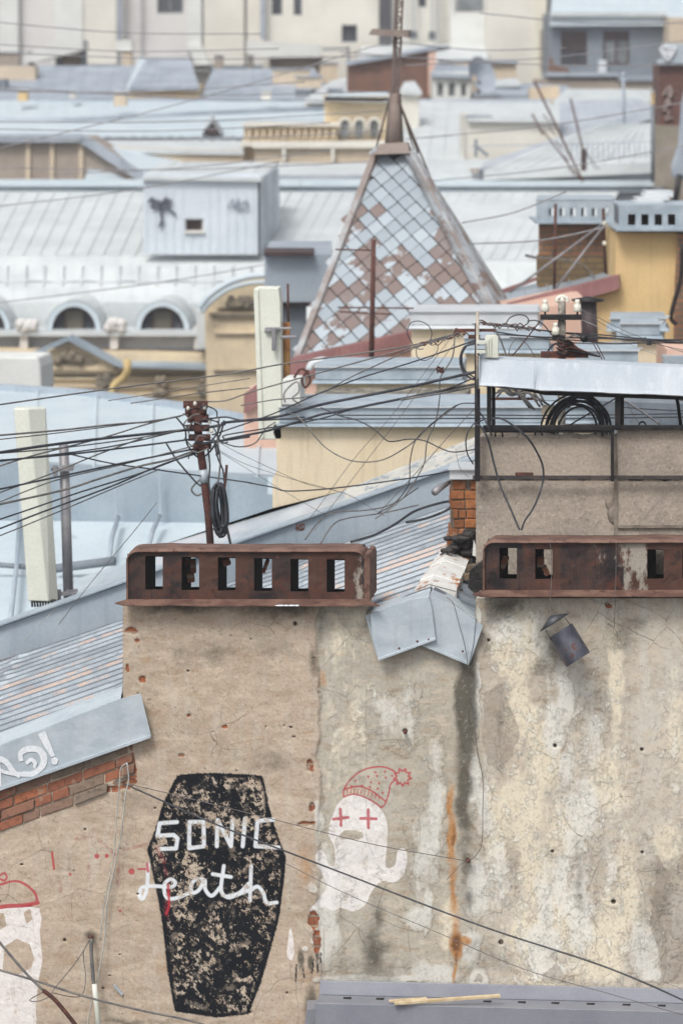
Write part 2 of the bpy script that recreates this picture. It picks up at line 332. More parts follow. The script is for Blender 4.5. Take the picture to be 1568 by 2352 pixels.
def make_wall(parent):
    us = sorted([u for u in np.arange(-110, 1700, 2.6)]+[282.9, 283.1, 839.9, 840.1, 1091.9, 1092.1])
    us = np.array(us); tops = np.array([topline(u) for u in us]); nv = 400; bot = 2460
    T = np.linspace(0, 1, nv); U = np.repeat(us[:, None], nv, 1); V = tops[:, None]+(bot-tops[:, None])*T[None, :]
    # relief: the chimney breast stands proud to the seam, trowel waves, chipped spots
    seam = 733+26*(fbm(V/60, V*0, 3)-.5)+14*np.clip((V-2230)/90, 0, 1)
    nz = fbm(U/60, V/60, 5); fine = fbm(U/9, V/9, 9, 4)
    relief = .012*(nz-.5)+.004*(fine-.5)
    left = 1/(1+np.exp((U-seam)/1.2)); relief = relief+left*.018
    # cut-away where plaster has fallen (brick shows): shallow recess
    warp = 18*(fbm(U/50, V/50, 21)-.5); Uw = U+warp; Vw = V+18*(fbm(U/50, V/50, 22)-.5)
    B = lambda *a: blob(Uw, Vw, *a)
    mx = lambda *a: np.maximum.reduce(a)
    brick = mx(*[B(*q) for q in [(303,1447,16,8),(318,1468,7,5),(332,1556,10,10),(298,1530,5,12),(434,1643,5,4),(520,1668,8,3),(415,1735,9,4),(303,1760,14,32),(285,1800,30,14),(250,1812,26,8),(712,1760,9,16),(715,1850,10,12),(700,1892,22,7),(728,2160,9,28),(720,2110,12,22),(300,1705,5,20),(1394,1388,8,5)]])
    dark = mx(*[B(*q)*s for q, s in [((1072,1620,30,220),1.9),((1066,1820,28,190),1.3),((1068,1980,14,120),.6),((860,2190,48,95),1.0),((850,2230,120,60),.55),((870,2110,20,60),.6),
        ((420,1388,130,26),1.2),((640,1388,110,46),1.1),((735,1440,14,80),.6),((1150,1392,80,46),.9),((1270,1470,60,70),.8),((1250,1530,44,40),.7),((1430,1450,50,60),.6),((1110,1480,16,50),.5),
        ((1075,2060,14,40),.7),((1150,1680,10,90),.35),((1210,1740,12,60),.35),((1505,2060,60,200),.25),((1130,2200,90,50),.4),((1330,2010,14,120),.5),((1460,1440,44,34),.6),
        ((722,1520,10,60),.6),((240,1760,10,5),.2),((60,1840,40,70),.55),((690,2200,10,36),1.2),((712,2210,10,30),1.2),((728,2190,6,30),1.1),((715,2300,22,60),.9),((470,1500,140,40),.4),((620,1750,70,36),.4),((620,1500,60,60),.3),((210,2150,18,22),.9),((280,2345,240,8),.5)]])
    cream = mx(*[B(*q)*s for q, s in [((1185,1500,60,110),1.2),((1195,1650,52,90),1.4),((1245,1740,56,110),1.4),((1190,1860,90,110),1.4),((1140,1950,40,70),1.0),((1300,1900,70,80),.8),((1415,1560,26,160),1.2),((1400,1800,60,110),.8),
        ((1230,2010,40,130),1.2),((1220,2150,60,100),1.1),((1300,2110,50,120),.9),((1395,2160,70,110),1.2),((1370,2220,90,50),1.3),((1430,2060,50,160),.9),((1530,1930,40,60),1.1),((1555,1700,40,120),.7),((1030,2100,26,100),1.0),((1200,1440,70,50),.8),((780,1460,50,80),.45),((800,1700,60,120),.3),((1250,2250,70,24),1.2),((1560,2060,30,120),.6)]])
    white = mx(*[B(*q)*s for q, s in [((1092,1600,12,90),1.4),((1090,1800,16,90),1.3),((1110,1860,26,70),1.0),((1290,1600,26,100),1.0),((1270,1680,30,90),1.1),((1300,1760,22,60),.9),((1330,1880,60,110),.8),((1360,1650,34,120),.8),((1240,1460,60,60),.6),
        ((970,1960,40,110),.9),((1000,1860,26,150),.9),((960,2105,34,30),1.3),((982,2085,12,66),1.3),((1075,2180,30,60),1.0),((1090,2040,30,80),1.0),((1140,1990,40,90),.7),((1250,2080,30,120),.9),((1290,2030,22,90),.9),((1330,2080,40,150),.9),((1240,2170,50,80),1.1),((1260,2230,60,30),1.1),
        ((1480,2180,50,80),1.0),((1500,2240,40,20),1.2),((1095,2250,30,30),1.2),((760,2040,40,90),.7),((730,1880,14,60),.9),((750,2120,30,110),.8),((900,1640,60,60),.4),((880,2250,200,10),1.3),((1000,2235,80,30),.8),((715,2040,14,14),1.1),((720,2160,9,9),1.4),((702,2175,8,8),1.1),((1100,1420,10,40),1.3),((1150,1440,40,40),.7),((1560,2100,30,90),.6),((1410,2010,24,60),.7)]])
    peel = np.maximum.reduce([poly_sdf(Uw if k else U, Vw if k else V, q) for k, q in [(0,[(1240,2258),(1246,2236),(1262,2225),(1273,2216),(1277,2178),(1281,2216),(1292,2232),(1300,2240),(1299,2258)]),(0,[(1088,2256),(1098,2232),(1104,2240),(1112,2256)]),
        (1,[(1505,1960),(1530,2000),(1575,1950),(1700,1990),(1700,2256),(1520,2256),(1512,2180),(1490,2120),(1500,2010)]),(1,[(1112,1590),(1150,1570),(1180,1640),(1196,1700),(1150,1770),(1118,1750),(1105,1680)])]])
    rust = mx(B(1032,1850,9,50), B(1036,1930,11,80)*1.3, B(1040,2040,11,90)*.9, B(1044,2140,10,60)*.7, B(1047,2168,16,36)*2.2, B(1064,2160,18,12)*1.4, B(1044,2225,5,40)*.9, B(700,1990,10,30)*.2, B(740,1560,6,14)*.4)
    rustd = mx(B(1047,2165,16,30)*1.6, B(1040,1925,7,50)*.8, B(1044,2195,6,26))
    blk = poly_sdf(U, V, coffin)
    blk = np.maximum(blk, np.maximum.reduce([seg_sdf(U, V, tr(p, *A2), 2.2) for p in [[(448,800),(445,905)],[(490,830),(497,880)],[(556,770),(545,850)],[(600,730),(600,790)],[(583,800),(580,850)]]]))
    blk = np.maximum(blk, seg_sdf(U, V, tr([(115,460),(150,440),(195,428)], *A1), 3))
    wh = np.maximum.reduce([seg_sdf(U, V, tr(p, *A0), 5.0) for p in sonic])
    wh = np.maximum(wh, np.maximum.reduce([seg_sdf(U, V, sp2(tr(p, *A1)), 4.6) for p in death]))
    wh = np.maximum(wh, np.maximum.reduce([seg_sdf(U, V, sp2(tr(p, *A2)), 4.6) for p in death2]))
    gh = np.minimum(poly_sdf(U, V, sp2(tr(ghost+ghost[:1], *A3), 3)), -poly_sdf(U, V, tr([(636+(x-636)*.82, 690+(y-690)*.8) for x, y in mouth], *A3)))
    gh = np.maximum(gh, poly_sdf(U, V, [(664,2134),(669,2128),(673,2150),(677,2185),(671,2204),(662,2202),(658,2185),(661,2160)]))
    g2 = poly_sdf(U, V, [(-60,2090),(60,2080),(92,2084),(97,2110),(93,2140),(99,2205),(90,2250),(84,2310),(88,2460),(-60,2460)])
    for h in [[(12,2172),(40,2155),(70,2168),(80,2200),(72,2222),(40,2238),(8,2225)], [(56,2094),(70,2086),(76,2110),(62,2120)], [(-10,2096),(10,2096),(16,2125),(0,2135)]]: g2 = np.minimum(g2, -poly_sdf(U, V, h))
    gh = np.maximum(gh, g2)
    rd = np.maximum.reduce([seg_sdf(U, V, tr(p, *A3), 2.1) for p in hat]+[seg_sdf(U, V, tr(p, *A3), 1.6) for p in ribs]+[seg_sdf(U, V, tr(p, *A3), 3.6) for p in eyes])
    rd = np.maximum(rd, np.maximum.reduce([3.0-np.hypot(U-(A3[0]+x*A3[2]), V-(A3[1]+y*A3[2])) for x, y in dots]))
    rd = np.maximum(rd, np.maximum.reduce([seg_sdf(U, V, sp2(tr(p, *A1)), r_) for p, r_ in [([(0,440),(60,432),(150,428),(240,412)],5),([(240,415),(222,350),(160,295),(90,275),(0,300)],3),([(5,240),(30,225),(48,250),(30,272),(5,262)],2.5),([(330,95),(342,200)],3),([(1055,300),(1062,420),(1045,480)],3.4),([(925,165),(930,215)],3.4),([(870,200),(920,200)],2.6)]]))
    rd = np.maximum(rd, np.maximum.reduce([q-np.hypot(U-x*.3662, V-(1921.1+y*.3662)) for x, y, q in [(610,120,6),(672,118,5),(828,215,7.5),(443,233,3.5),(757,462,3)]]))
    faint = np.maximum.reduce([seg_sdf(U, V, sp2(tr(p, *A1)), 4) for p in [[(480,10),(600,10),(690,70),(740,160),(740,300)],[(780,75),(860,60),(920,45)],[(745,440),(765,480)],[(560,180),(560,250)],[(380,280),(385,340)]]]+[seg_sdf(U, V, tr([(985,70),(1030,150),(1050,250),(1040,400),(1048,500)], *A1), 5)])
    hol = np.maximum.reduce([q-np.hypot(U-x, V-y) for x, y, q in [(930,1680,6),(1274,1713,5),(1473,1722,4.5),(1268,1956,4),(1474,1958,4),(1408,2071,6),(1075,1977,5),(678,1432,5),(1122,1471,4),(1150,2165,6),(210,2153,5),(1395,1388,4)]]
        +[.6+2.0*hsh(np.float64(i), np.float64(3), 1)-np.hypot((U-x)*(.6+.1*(i%5)), (V-y)*(.7+.15*(i%4)))-3*(fbm(U/3,V/3,i%3,2)-.5) for i, (x, y) in enumerate([(random.uniform(290, 730), random.uniform(1400, 2330)) for _ in range(46)]+[(random.uniform(0, 290), random.uniform(1880, 2330)) for _ in range(14)])])
    relief = relief-.03*np.clip(hol/2, 0, 1)-.012*np.clip(brick*4, 0, 1)+.004*np.clip(cream*3+fine-.5, 0, 1)
    relief = relief*np.clip((V-tops[:, None])/4, 0, 1)
    Y = 20-relief; X = (U-784)/F*20; Z = CZ-(V-VH)/F*20
    g = MB(); co_ = np.stack([X, Y, Z], -1).reshape(-1, 3)
    nu = len(us); idx = np.arange(nu*nv).reshape(nu, nv)
    a = idx[:-1, :-1].ravel(); b = idx[:-1, 1:].ravel(); c = idx[1:, 1:].ravel(); d = idx[1:, :-1].ravel()
    faces = np.stack([a, b, c, d], -1)
    # the wall behind the rendered face, down to the street
    g.prism([(-110, topline(-110)), (283, topline(282)), (283, 1384), (840, 1384), (840, 1412), (985, 1371), (1092, 1424), (1092, 1375), (1700, 1375), (1700, 7600), (-110, 7600)], 20.03, .3)
    nb = len(g.v); off = parent.location
    verts = np.concatenate([co_, np.array(g.v)])-np.array(off); me = bpy.data.meshes.new('gable_wall')
    nf = len(faces); loops = np.concatenate([faces.ravel(), np.array([i+nu*nv for f in g.f for i in f])]).astype(np.int32)
    sizes = np.array([4]*nf+[len(f) for f in g.f]); starts = np.concatenate([[0], np.cumsum(sizes)[:-1]]).astype(np.int32)
    me.vertices.add(len(verts)); me.vertices.foreach_set('co', verts.ravel().astype(np.float32)); me.loops.add(len(loops)); me.loops.foreach_set('vertex_index', loops)
    me.polygons.add(len(sizes)); me.polygons.foreach_set('loop_start', starts); me.update(calc_edges=True)
    me.polygons.foreach_set('use_smooth', [True]*nf+[False]*len(g.f))
    fin = 1/(1+np.exp((U-seam)/2)); right = np.clip((U-1085)/30+.5*(nz-.5), 0, 1)
    for nme, arr, dv in (('darkm', dark, -1), ('creamm', cream, -1), ('whitem', white, -1), ('rustm', rust, -1), ('rustd', rustd, -1), ('brickm', brick, -1), ('blackp', blk, -99), ('whitep', wh, -99), ('ghostp', gh, -99), ('redp', rd, -99), ('faintp', faint, -99), ('peelm', peel, -99), ('leftm', fin, 0), ('rightm', right, 0), ('holem', hol, -9)):
        at = me.attributes.new(nme, 'FLOAT', 'POINT'); at.data.foreach_set('value', np.concatenate([np.clip(arr, -99, 99).ravel(), np.full(nb, dv)]).astype(np.float32))
    o = bpy.data.objects.new('gable_wall', me); COL.objects.link(o); o.parent = parent
    n = N('stained_stucco'); T_ = n.attr
    base = n.mix(T_('leftm'), S(180,174,161,.98), S(188,170,152,.98)); base = n.mix(T_('rightm'), base, S(198,190,177,.98))
    big = n.noise(1.7, 8, .66); mid = n.noise(6.5, 8, .7); fi = n.noise(38, 6, .75); vs = n.noise(2.6, 7, .68, n.map((3.4, 3.4, .7)))
    sk = n.map((1, 1, 1), (0, R(38), 0)); gr = n.noise(1, 5, .75, n.node('Mapping', {'Vector': sk, 'Scale': (62, 40, 24)}).outputs[0])
    base = n.mix(n.m('MULTIPLY', n.ss(big, .42, .66), .42), base, S(158,146,128,.98)); base = n.mix(n.m('MULTIPLY', n.ss(mid, .5, .68), .45), base, S(206,194,173,.98))
    base = n.mix(n.m('MULTIPLY', n.ss(n.noise(3.3, 8, .7, n.map((1, 1, 1.8))), .56, .70), n.m('MULTIPLY', T_('leftm'), .5)), base, S(168,134,98))
    hz_ = n.noise(5, 8, .72, n.map((.7, 1, 2.2))); base = n.mix(n.m('MULTIPLY', n.ss(hz_, .52, .60), .5), base, S(168,146,122,.96)); base = n.mix(n.m('MULTIPLY', n.ss(hz_, .47, .40), .5), base, S(208,192,170,.98))
    base = n.mix(n.m('MULTIPLY', n.ss(vs, .50, .66), n.m('MULTIPLY_ADD', T_('rightm'), .35, .22)), base, S(206,204,194,.98))
    j = lambda nm, amp, off_, lo, hi: n.ss(n.m('ADD', n.m('MULTIPLY_ADD', T_(nm), 1.0, off_), n.m('MULTIPLY', n.m('SUBTRACT', n.m('ADD', n.m('MULTIPLY', mid, .45), n.m('ADD', n.m('MULTIPLY', vs, .4), n.m('MULTIPLY', fi, .15))), .5), amp)), lo, hi)
    col = n.mix(n.m('MULTIPLY', j('creamm', 3.6, -.12, -.12, .42), .74), base, S(232,221,197,.98))
    col = n.mix(n.m('MULTIPLY', j('whitem', 3.9, -.12, -.12, .4), .72), col, S(223,222,215,.98))
    zone = n.m('MULTIPLY', n.ss(n.m('MAXIMUM', T_('creamm'), T_('whitem')), -.7, .2), n.m('MULTIPLY_ADD', T_('rightm'), .6, .35)); flk = n.noise(10, 9, .78, n.map((1, 1, .75)))
    col = n.mix(n.m('MULTIPLY', n.m('MULTIPLY', n.ss(flk, .545, .56), zone), .48), col, S(228,226,217,.98)); col = n.mix(n.m('MULTIPLY', n.m('MULTIPLY', n.ss(flk, .445, .43), zone), .34), col, S(168,157,142,.96))
    scr = n.noise(1, 5, .7, n.map((60, 60, 7))); col = n.mix(n.m('MULTIPLY', n.m('MULTIPLY', n.ss(scr, .62, .68), T_('rightm')), .4), col, S(214,204,186))
    col = n.mix(n.m('MULTIPLY', n.ss(n.m('ADD', T_('peelm'), n.m('MULTIPLY', n.m('SUBTRACT', n.noise(24, 6, .7), .5), 16)), -1, 1.5), .62), col, S(152,141,128,.96))
    lay = n.ss(n.m('ADD', T_('whitem'), n.m('MULTIPLY', n.m('SUBTRACT', mid, .5), 3)), -.1, .1)
    col = n.mix(n.m('MULTIPLY', n.ss(n.m('ADD', T_('darkm'), n.m('MULTIPLY', n.m('SUBTRACT', mid, .5), 1.6)), -.1, .9), .82), col, S(62,60,52))
    col = n.mix(n.m('MULTIPLY', j('rustm', 2.4, .12, -.25, .8), .9), col, S(182,130,76)); col = n.mix(n.m('MULTIPLY', j('rustd', 2.2, -.1, -.1, .9), .85), col, S(104,66,44))
    bc = n.node('CombineXYZ', [n.node('SeparateXYZ', [n.tc]).outputs[0], n.node('SeparateXYZ', [n.tc]).outputs[2], 0.0]).outputs[0]
    br = n.node('TexBrick', {'Vector': bc, 'Color1': S(158,96,66), 'Color2': S(136,84,62), 'Mortar': S(150,134,116), 'Scale': 1.0, 'Mortar Size': .008, 'Brick Width': .25, 'Row Height': .077}).outputs['Color']
    bf = n.ss(n.m('ADD', T_('brickm'), n.m('MULTIPLY', n.m('SUBTRACT', n.noise(20, 7, .7), .5), 1.6)), .0, .12); col = n.mix(bf, col, br)
    # small flakes, pits, sand grain, hairline cracks
    col = n.mix(n.m('MULTIPLY', n.ss(fi, .54, .68), .42), col, S(110,98,84)); col = n.mix(n.m('MULTIPLY', n.ss(fi, .46, .3), .38), col, S(224,214,196))
    pit = n.ss(gr, .60, .70); col = n.mix(n.m('MULTIPLY', pit, n.m('MULTIPLY_ADD', T_('leftm'), .6, .08)), col, S(86,74,64))
    v_ = n.node('TexVoronoi', {'Vector': n.mix(.06, n.tc, n.node('TexNoise', {'Vector': n.tc, 'Scale': 5.0, 'Detail': 5.0}).outputs['Color']), 'Scale': 3.2}, feature='DISTANCE_TO_EDGE').outputs['Distance']
    crack = n.m('MULTIPLY', n.ss(v_, .006, .0015), n.ss(n.noise(1.3, 3), .5, .62)); col = n.mix(n.m('MULTIPLY', crack, .38), col, S(104,94,84))
    # paint
    wear = n.noise(17, 7, .76, n.node('Mapping', {'Vector': sk, 'Scale': (1.3, 1, 1.1)}).outputs[0]); wear2 = n.noise(70, 5, .75, n.node('Mapping', {'Vector': sk, 'Scale': (1.3, 1, .5)}).outputs[0]); wb = n.noise(4, 4, .6)
    ins = n.ss(n.m('ADD', T_('blackp'), n.m('MULTIPLY', n.m('SUBTRACT', wear2, .5), 12)), -1.6, 2.2)
    tot = n.m('ADD', n.m('MULTIPLY', wear, .55), n.m('ADD', n.m('MULTIPLY', wear2, .28), n.m('MULTIPLY', wb, .30)))
    edge = n.ss(n.m('ADD', T_('blackp'), n.m('MULTIPLY', n.m('SUBTRACT', n.noise(6, 4), .5), 26)), 5, 15); er = n.m('MULTIPLY', n.ss(tot, .590, .614), edge)
    bl = n.m('MULTIPLY', ins, n.m('SUBTRACT', 1.0, er)); bl = n.m('MULTIPLY', bl, n.m('SUBTRACT', 1.0, n.m('MULTIPLY', n.ss(n.noise(9, 6, .7), .54, .66), n.m('MULTIPLY', edge, .35))))
    col = n.mix(bl, col, S(19,23,29))
    gw = n.ss(n.m('ADD', T_('ghostp'), n.m('MULTIPLY', n.m('SUBTRACT', wear2, .5), 5)), -.8, 1.4)
    gw = n.m('MULTIPLY', gw, n.m('SUBTRACT', .84, n.m('ADD', n.m('MULTIPLY', n.ss(n.m('MULTIPLY_ADD', wear, .6, n.m('MULTIPLY', wear2, .4)), .52, .6), .45), n.m('MULTIPLY', n.ss(n.noise(5, 6, .7, n.map((2, 2, .9))), .52, .66), .3)))); col = n.mix(gw, col, S(236,232,230))
    col = n.mix(n.m('MULTIPLY', n.ss(T_('faintp'), -3, 3), n.m('MULTIPLY', n.ss(wear, .42, .58), .42)), col, S(146,60,70))
    ww = n.m('MULTIPLY', n.ss(T_('whitep'), -1.4, 2.2), n.m('SUBTRACT', 1.0, n.m('MULTIPLY', er, .75))); col = n.mix(n.m('MULTIPLY', ww, .95), col, S(226,230,234))
    rw = n.ss(n.m('ADD', T_('redp'), n.m('MULTIPLY', n.m('SUBTRACT', wear2, .5), 3)), -.8, 1.2); col = n.mix(n.m('MULTIPLY', rw, .82), col, S(178,52,66))
    hm = n.ss(T_('holem'), -.6, 1.2); col = n.mix(n.m('MULTIPLY', hm, .85), col, S(62,48,40))
    hh = n.m('ADD', n.m('MULTIPLY', gr, n.m('MULTIPLY_ADD', T_('leftm'), .7, .3)), n.m('MULTIPLY', mid, .9)); hh = n.m('ADD', hh, n.m('MULTIPLY', n.noise(90, 3, .6), .35)); hh = n.m('ADD', hh, n.m('MULTIPLY', lay, .7)); hh = n.m('ADD', hh, n.m('MULTIPLY', n.m('MULTIPLY', n.ss(flk, .54, .56), zone), .8))
    me.materials.append(n.done(col, .93, n.bump(n.m('SUBTRACT', hh, crack), .75, .007), 0, .25)); return o
# ---------------------------------------------------------------- near building: root and parts
NB = root('old_apartment_building', (0, 20.2, 0), 'old building with stained stucco gable wall, rusty chimney caps and corrugated roof', 'building')
make_wall(NB)
KX = .15
def roofpt(X, Y, up=0):
    s = X-KX*(Y-20); z = 25-4.40+(.347*s if s < .666 else .347*.666-.50*(s-.666)); return Vector((X, Y, z+up))
def corrugated(x0, x1, y0, y1, rust_seed, nx, lift=.0):
    g = MB(); per = .262; prof = [(0, 0), (.10, 0), (.125, .036), (.21, .036), (.235, 0)]
    ys = []; k = 0; rnd = random.Random(rust_seed)
    while True:
        b = y0+k*per; r_ = rnd.choice([0, 0, .0, .2, .7, 1.0]); ok = False
        for j, (dy, h) in enumerate(prof):
            if b+dy < y1: ys.append((b+dy, h, r_ if j in (1, 2) else 0)); ok = True
        k += 1
        if not ok or k > 60: break
    at = []
    rows = []
    for i in range(nx+1):
        t = i/nx; row = []
        for (y, h, r_) in ys:
            X = (x0+(x1-x0)*t)+KX*(y-20); sag = .012*(fbm(X*1.3, y*1.7, 4)-.5) + (.010 if abs(((X+9)*1.0) % 1.35-.6) < .05 else 0)
            row.append(roofpt(X, y, h+lift+float(sag))); at.append(r_)
        rows.append(row)
    m = len(ys); vs = [p for r in rows for p in r]; fs = [(i*m+j, (i+1)*m+j, (i+1)*m+j+1, i*m+j+1) for i in range(nx) for j in range(m-1)]
    under = [p-Vector((0, 0, .03)) for p in vs]; n = len(vs)
    g.add(vs+under, fs+[tuple(n+q for q in f[::-1]) for f in fs]); g.a['rust'] = at+[0]*n; return g
corrugated(-4.6, .66, 20.02, 24.55, 3, 60).build('corrugated_roof', MT['corr'], NB)
g = corrugated(.68, 2.2, 20.06, 24.4, 8, 14, -.01); g.a['rust'] = [0]*len(g.v); g.build('corrugated_roof', MT['corr'], NB, label='pale corrugated roof slope beyond the ridge capping')
# metal-clad parapet along the far edge of the roof, with its peeling coping
def pu(u, Y): return (u-784)/F*Y
g = MB(); seg = list(range(-160, 1300, 60))
tp = lambda u: 1439-.35*u; bt = lambda u: 1520-.33*u
g.prism([(u, tp(u)+2*math.sin(u*.03)) for u in seg]+[(u, bt(u)+70) for u in reversed(seg)], 24.6, .25)
g.build('parapet', MT['bluewall'], NB)
g = MB()
for u in seg[:-1]:
    g.prism([(u, tp(u)-4), (u+60, tp(u+60)-4), (u+60, tp(u+60)-.5), (u, tp(u)-.5)], 24.55, .3)
g.build('parapet_edge', MT['capblue'], NB)
g = MB(); g.beam(P(-160, bt(-160)+2, 24.5), P(820, bt(820)+2, 24.5), .035, .03); g.build('gutter_strip', MT['rustpole'], NB)
# brick courses bared below the roof edge
g = MB(); tone = []; rnd = random.Random(5)
def sl(s, t): return (s, 1816+t-.362*s)
lim = lambda s: 86-.02*s if s > 225 else (98 if s > 120 else 104)
t = 0; row = 0
while t < 104:
    h = 20.5; s = -110+(row % 2)*26-rnd.random()*18
    while s < 300+(12 if row in (1, 2) else 0):
        Lg = rnd.choice([78, 80, 40, 41, 76]); end = 312 if row in (1, 2) else 296-row*3; e = min(s+Lg, end)
        if e-s > 10 and t+h < lim(s)+rnd.uniform(-4, 12):
            j = lambda: rnd.uniform(-1.3, 1.3); yo = 19.965+rnd.uniform(-.012, .012)
            q = [(s+j(), t+j()), (e-3+j(), t+j()), (e-3+j(), t+h+j()), (s+j(), t+h+j())]
            b = len(g.v); g.prism([sl(*a) for a in reversed(q)], yo, .1, 0); tone += [rnd.random()]*(len(g.v)-b)
        s = e
        if e >= end: break
    t += 24.5; row += 1
g.a['tone'] = tone; g.build('exposed_brickwork', MT['nbrick'], NB, bevel=.004)
g = MB(); q = []
for s in range(-110, 306, 12): q.append(sl(s, lim(s)-4+8*float(fbm(s/14, 2, 3))))
g.prism([sl(-110, -8), sl(292, -8), sl(306, 20), sl(306, 70)]+q[::-1], 19.985, .05, 0); g.build('mortar_bed', MT['mortar'], NB)
# verge flashing with the white sprayed letters
VF = MB(); VF.prism([(-110, 1757), (272, 1607), (322, 1594), (346, 1691), (-110, 1851)], 19.90, .012, 0)
VF.beam(P(-110, 1851, 19.895), P(346, 1691, 19.895), .018, .02); VF.beam(P(322, 1594, 19.9), P(346, 1691, 19.895), .012, .014)
VF.extr([P(-110, 1757, 19.905), P(278, 1606, 19.905), P(282, 1578, 20.16), P(-110, 1728, 20.16)], (0, 0, .008))
vf = VF.build('verge_flashing', MT['gal'], NB, label='bluish verge flashing sprayed with white letters')
def ribbon(g, pts, ws, Y, q=.0):
    pts = spline([Vector((a, b, 0)) for a, b in pts], 6); n = len(pts); L = []; Rr = []
    for i, p in enumerate(pts):
        t = (pts[min(i+1, n-1)]-pts[max(0, i-1)]); t = t.normalized() if t.length > 0 else Vector((1, 0, 0)); nn = Vector((-t.y, t.x, 0))
        x = i/(n-1)*(len(ws)-1); k = min(int(x), len(ws)-2); wd = ws[k]+(ws[k+1]-ws[k])*(x-k); L.append(p+nn*wd); Rr.append(p-nn*wd)
    for i in range(n-1): g.add([P(a.x, a.y, Y) for a in (L[i], Rr[i], Rr[i+1], L[i+1])], [(0, 1, 2, 3)])
g = MB(); C6 = lambda p: tr(p, 0, 1607.6, .3662)
ribbon(g, C6([(262,205),(300,285),(335,355)]), [9, 7.5, 4.5], 19.893); ribbon(g, C6([(325,385),(345,383),(363,387)]), [6, 9, 6], 19.892)
ribbon(g, C6([(135,385),(132,335),(180,308),(245,315),(278,365),(262,420),(205,462),(150,465),(100,470)]), [5, 6, 7, 7, 8, 7, 6, 6, 5], 19.894)
ribbon(g, C6([(165,400),(195,375),(222,395),(215,430)]), [4, 4.5, 4.5, 3], 19.8925)
ribbon(g, C6([(-160,360),(0,372),(50,400),(85,450),(130,480)]), [7, 7, 6, 6, 5], 19.8915); ribbon(g, C6([(-20,330),(-8,420),(2,545)]), [5, 5, 4], 19.891); ribbon(g, C6([(0,440),(40,455),(110,468)]), [4, 4, 4], 19.8905)
g.build('painted_lettering', MT['graffwhite'], vf)
# gable flashing: two overlapping sheets folded over the ridge
def sheet(name, poly, Y, mt, hem=None, back=None, lab=None):
    g = MB(); g.prism(poly, Y, .008, 0)
    for a, b in hem or []: g.beam(P(*a, Y-.004), P(*b, Y-.004), .014, .018)
    for q in back or []: g.extr([P(*x) for x in q], (0, 0, .006))
    return g.build(name, mt, NB, label=lab, bevel=.002)
fl1 = sheet('gable_flashing', [(850, 1412), (880, 1398), (940, 1377), (985, 1371), (992, 1400), (1000, 1467), (868, 1515), (856, 1470)], 19.90, MT['gal'], [((1000, 1467), (868, 1515))],
      [[(850,1412,19.905),(985,1371,19.905),(990,1350,20.25),(862,1388,20.25)]], 'gable flashing sheet sloping down from the ridge, rust streaked')
fl2 = sheet('gable_flashing', [(975, 1374), (1000, 1373), (1040, 1392), (1092, 1424), (1086, 1480), (1076, 1525), (966, 1479)], 19.93, MT['gal'], [((966, 1479), (1076, 1525))],
      [[(985,1372,19.935),(1040,1392,19.935),(1092,1423,19.935),(1091,1404,20.25),(1045,1372,20.25),(993,1351,20.25)]])
sheet('gable_flashing', [(1086, 1424), (1109, 1437), (1079, 1522), (1077, 1524)], 19.945, MT['gal'])
sheet('gable_flashing', [(838, 1414), (851, 1410), (866, 1510), (848, 1450)], 19.955, MT['gal'])
for par, pts in ((fl1, [(958, 1473), (916, 1489), (984, 1469)]), (fl2, [(1062, 1496)])):
    for u, v in pts:
        MB().ball(P(u, v, 19.9), .009, n=6).build('nail', MT['rustpole'], par)
# ridge capping: white rusted tiles on old timbers
g = MB()
A, B = [(952,1358,20.35), (986,1344,20.35), (1046,1360,20.35)], [(1018,1262,21.9), (1046,1246,21.9), (1088,1262,21.9)]
for i in range(6):
    a, b = i/6, (i+1)/6+.02; ra = [P(*x).lerp(P(*y), a) for x, y in zip(A, B)]; rb = [P(*x).lerp(P(*y), min(b, 1)) for x, y in zip(A, B)]
    up = Vector((0, 0, .010*(i % 2)+.02))
    g.extr([ra[0]+up, ra[1]+up, rb[1]+up, rb[0]+up], (0, 0, -.012)); g.extr([ra[1]+up, ra[2]+up, rb[2]+up, rb[1]+up], (0, 0, -.012))
    g.extr([ra[2]+up, ra[2]+up-Vector((0, 0, .06)), rb[2]+up-Vector((0, 0, .06)), rb[2]+up], (.006, 0, 0))
g.extr([P(952,1358,20.34), P(986,1344,20.34), P(986,1362,20.34), P(955,1378,20.34)], (0, .01, 0)); g.extr([P(986,1344,20.34), P(1046,1360,20.34), P(1044,1376,20.34), P(986,1360,20.34)], (0, .01, 0))
MT['ridge'] = mat('chalky_rusted_ridge_metal', S(236,236,232,.9), S(222,221,216,.9), 6, .6, 0, 60, .1, .002, rust=.11, rustc=S(172,116,78), rs=7)
g.build('ridge_capping', MT['ridge'], NB)
for a, b, w_ in [((960,1380,20.5),(1050,1372,20.5),.10), ((1000,1396,20.35),(1062,1352,20.8),.09), ((1036,1330,20.9),(1086,1322,20.9),.07), ((1050,1308,21.2),(1092,1302,21.2),.07), ((1010,1352,20.7),(1070,1336,21.1),.08), ((950,1385,20.6),(985,1372,20.4),.06)]:
    MB().beam(P(*a), P(*b), w_, w_*.7).build('timber', MT['oldwood'], NB, bevel=.004)
g = MB(); g.prism([(985,1360),(1040,1378),(1100,1300),(1108,1385),(1050,1345)], 21.0, .5); g.build('roof_gap_shade', MT['black'], NB)  # black block standing in for shade in the open roof gap
g = MB(); g.prism([(1078,1310),(1108,1290),(1112,1375),(1100,1372),(1074,1350)], 20.5, .1); g.build('tarred_board', MT['tar'], NB)
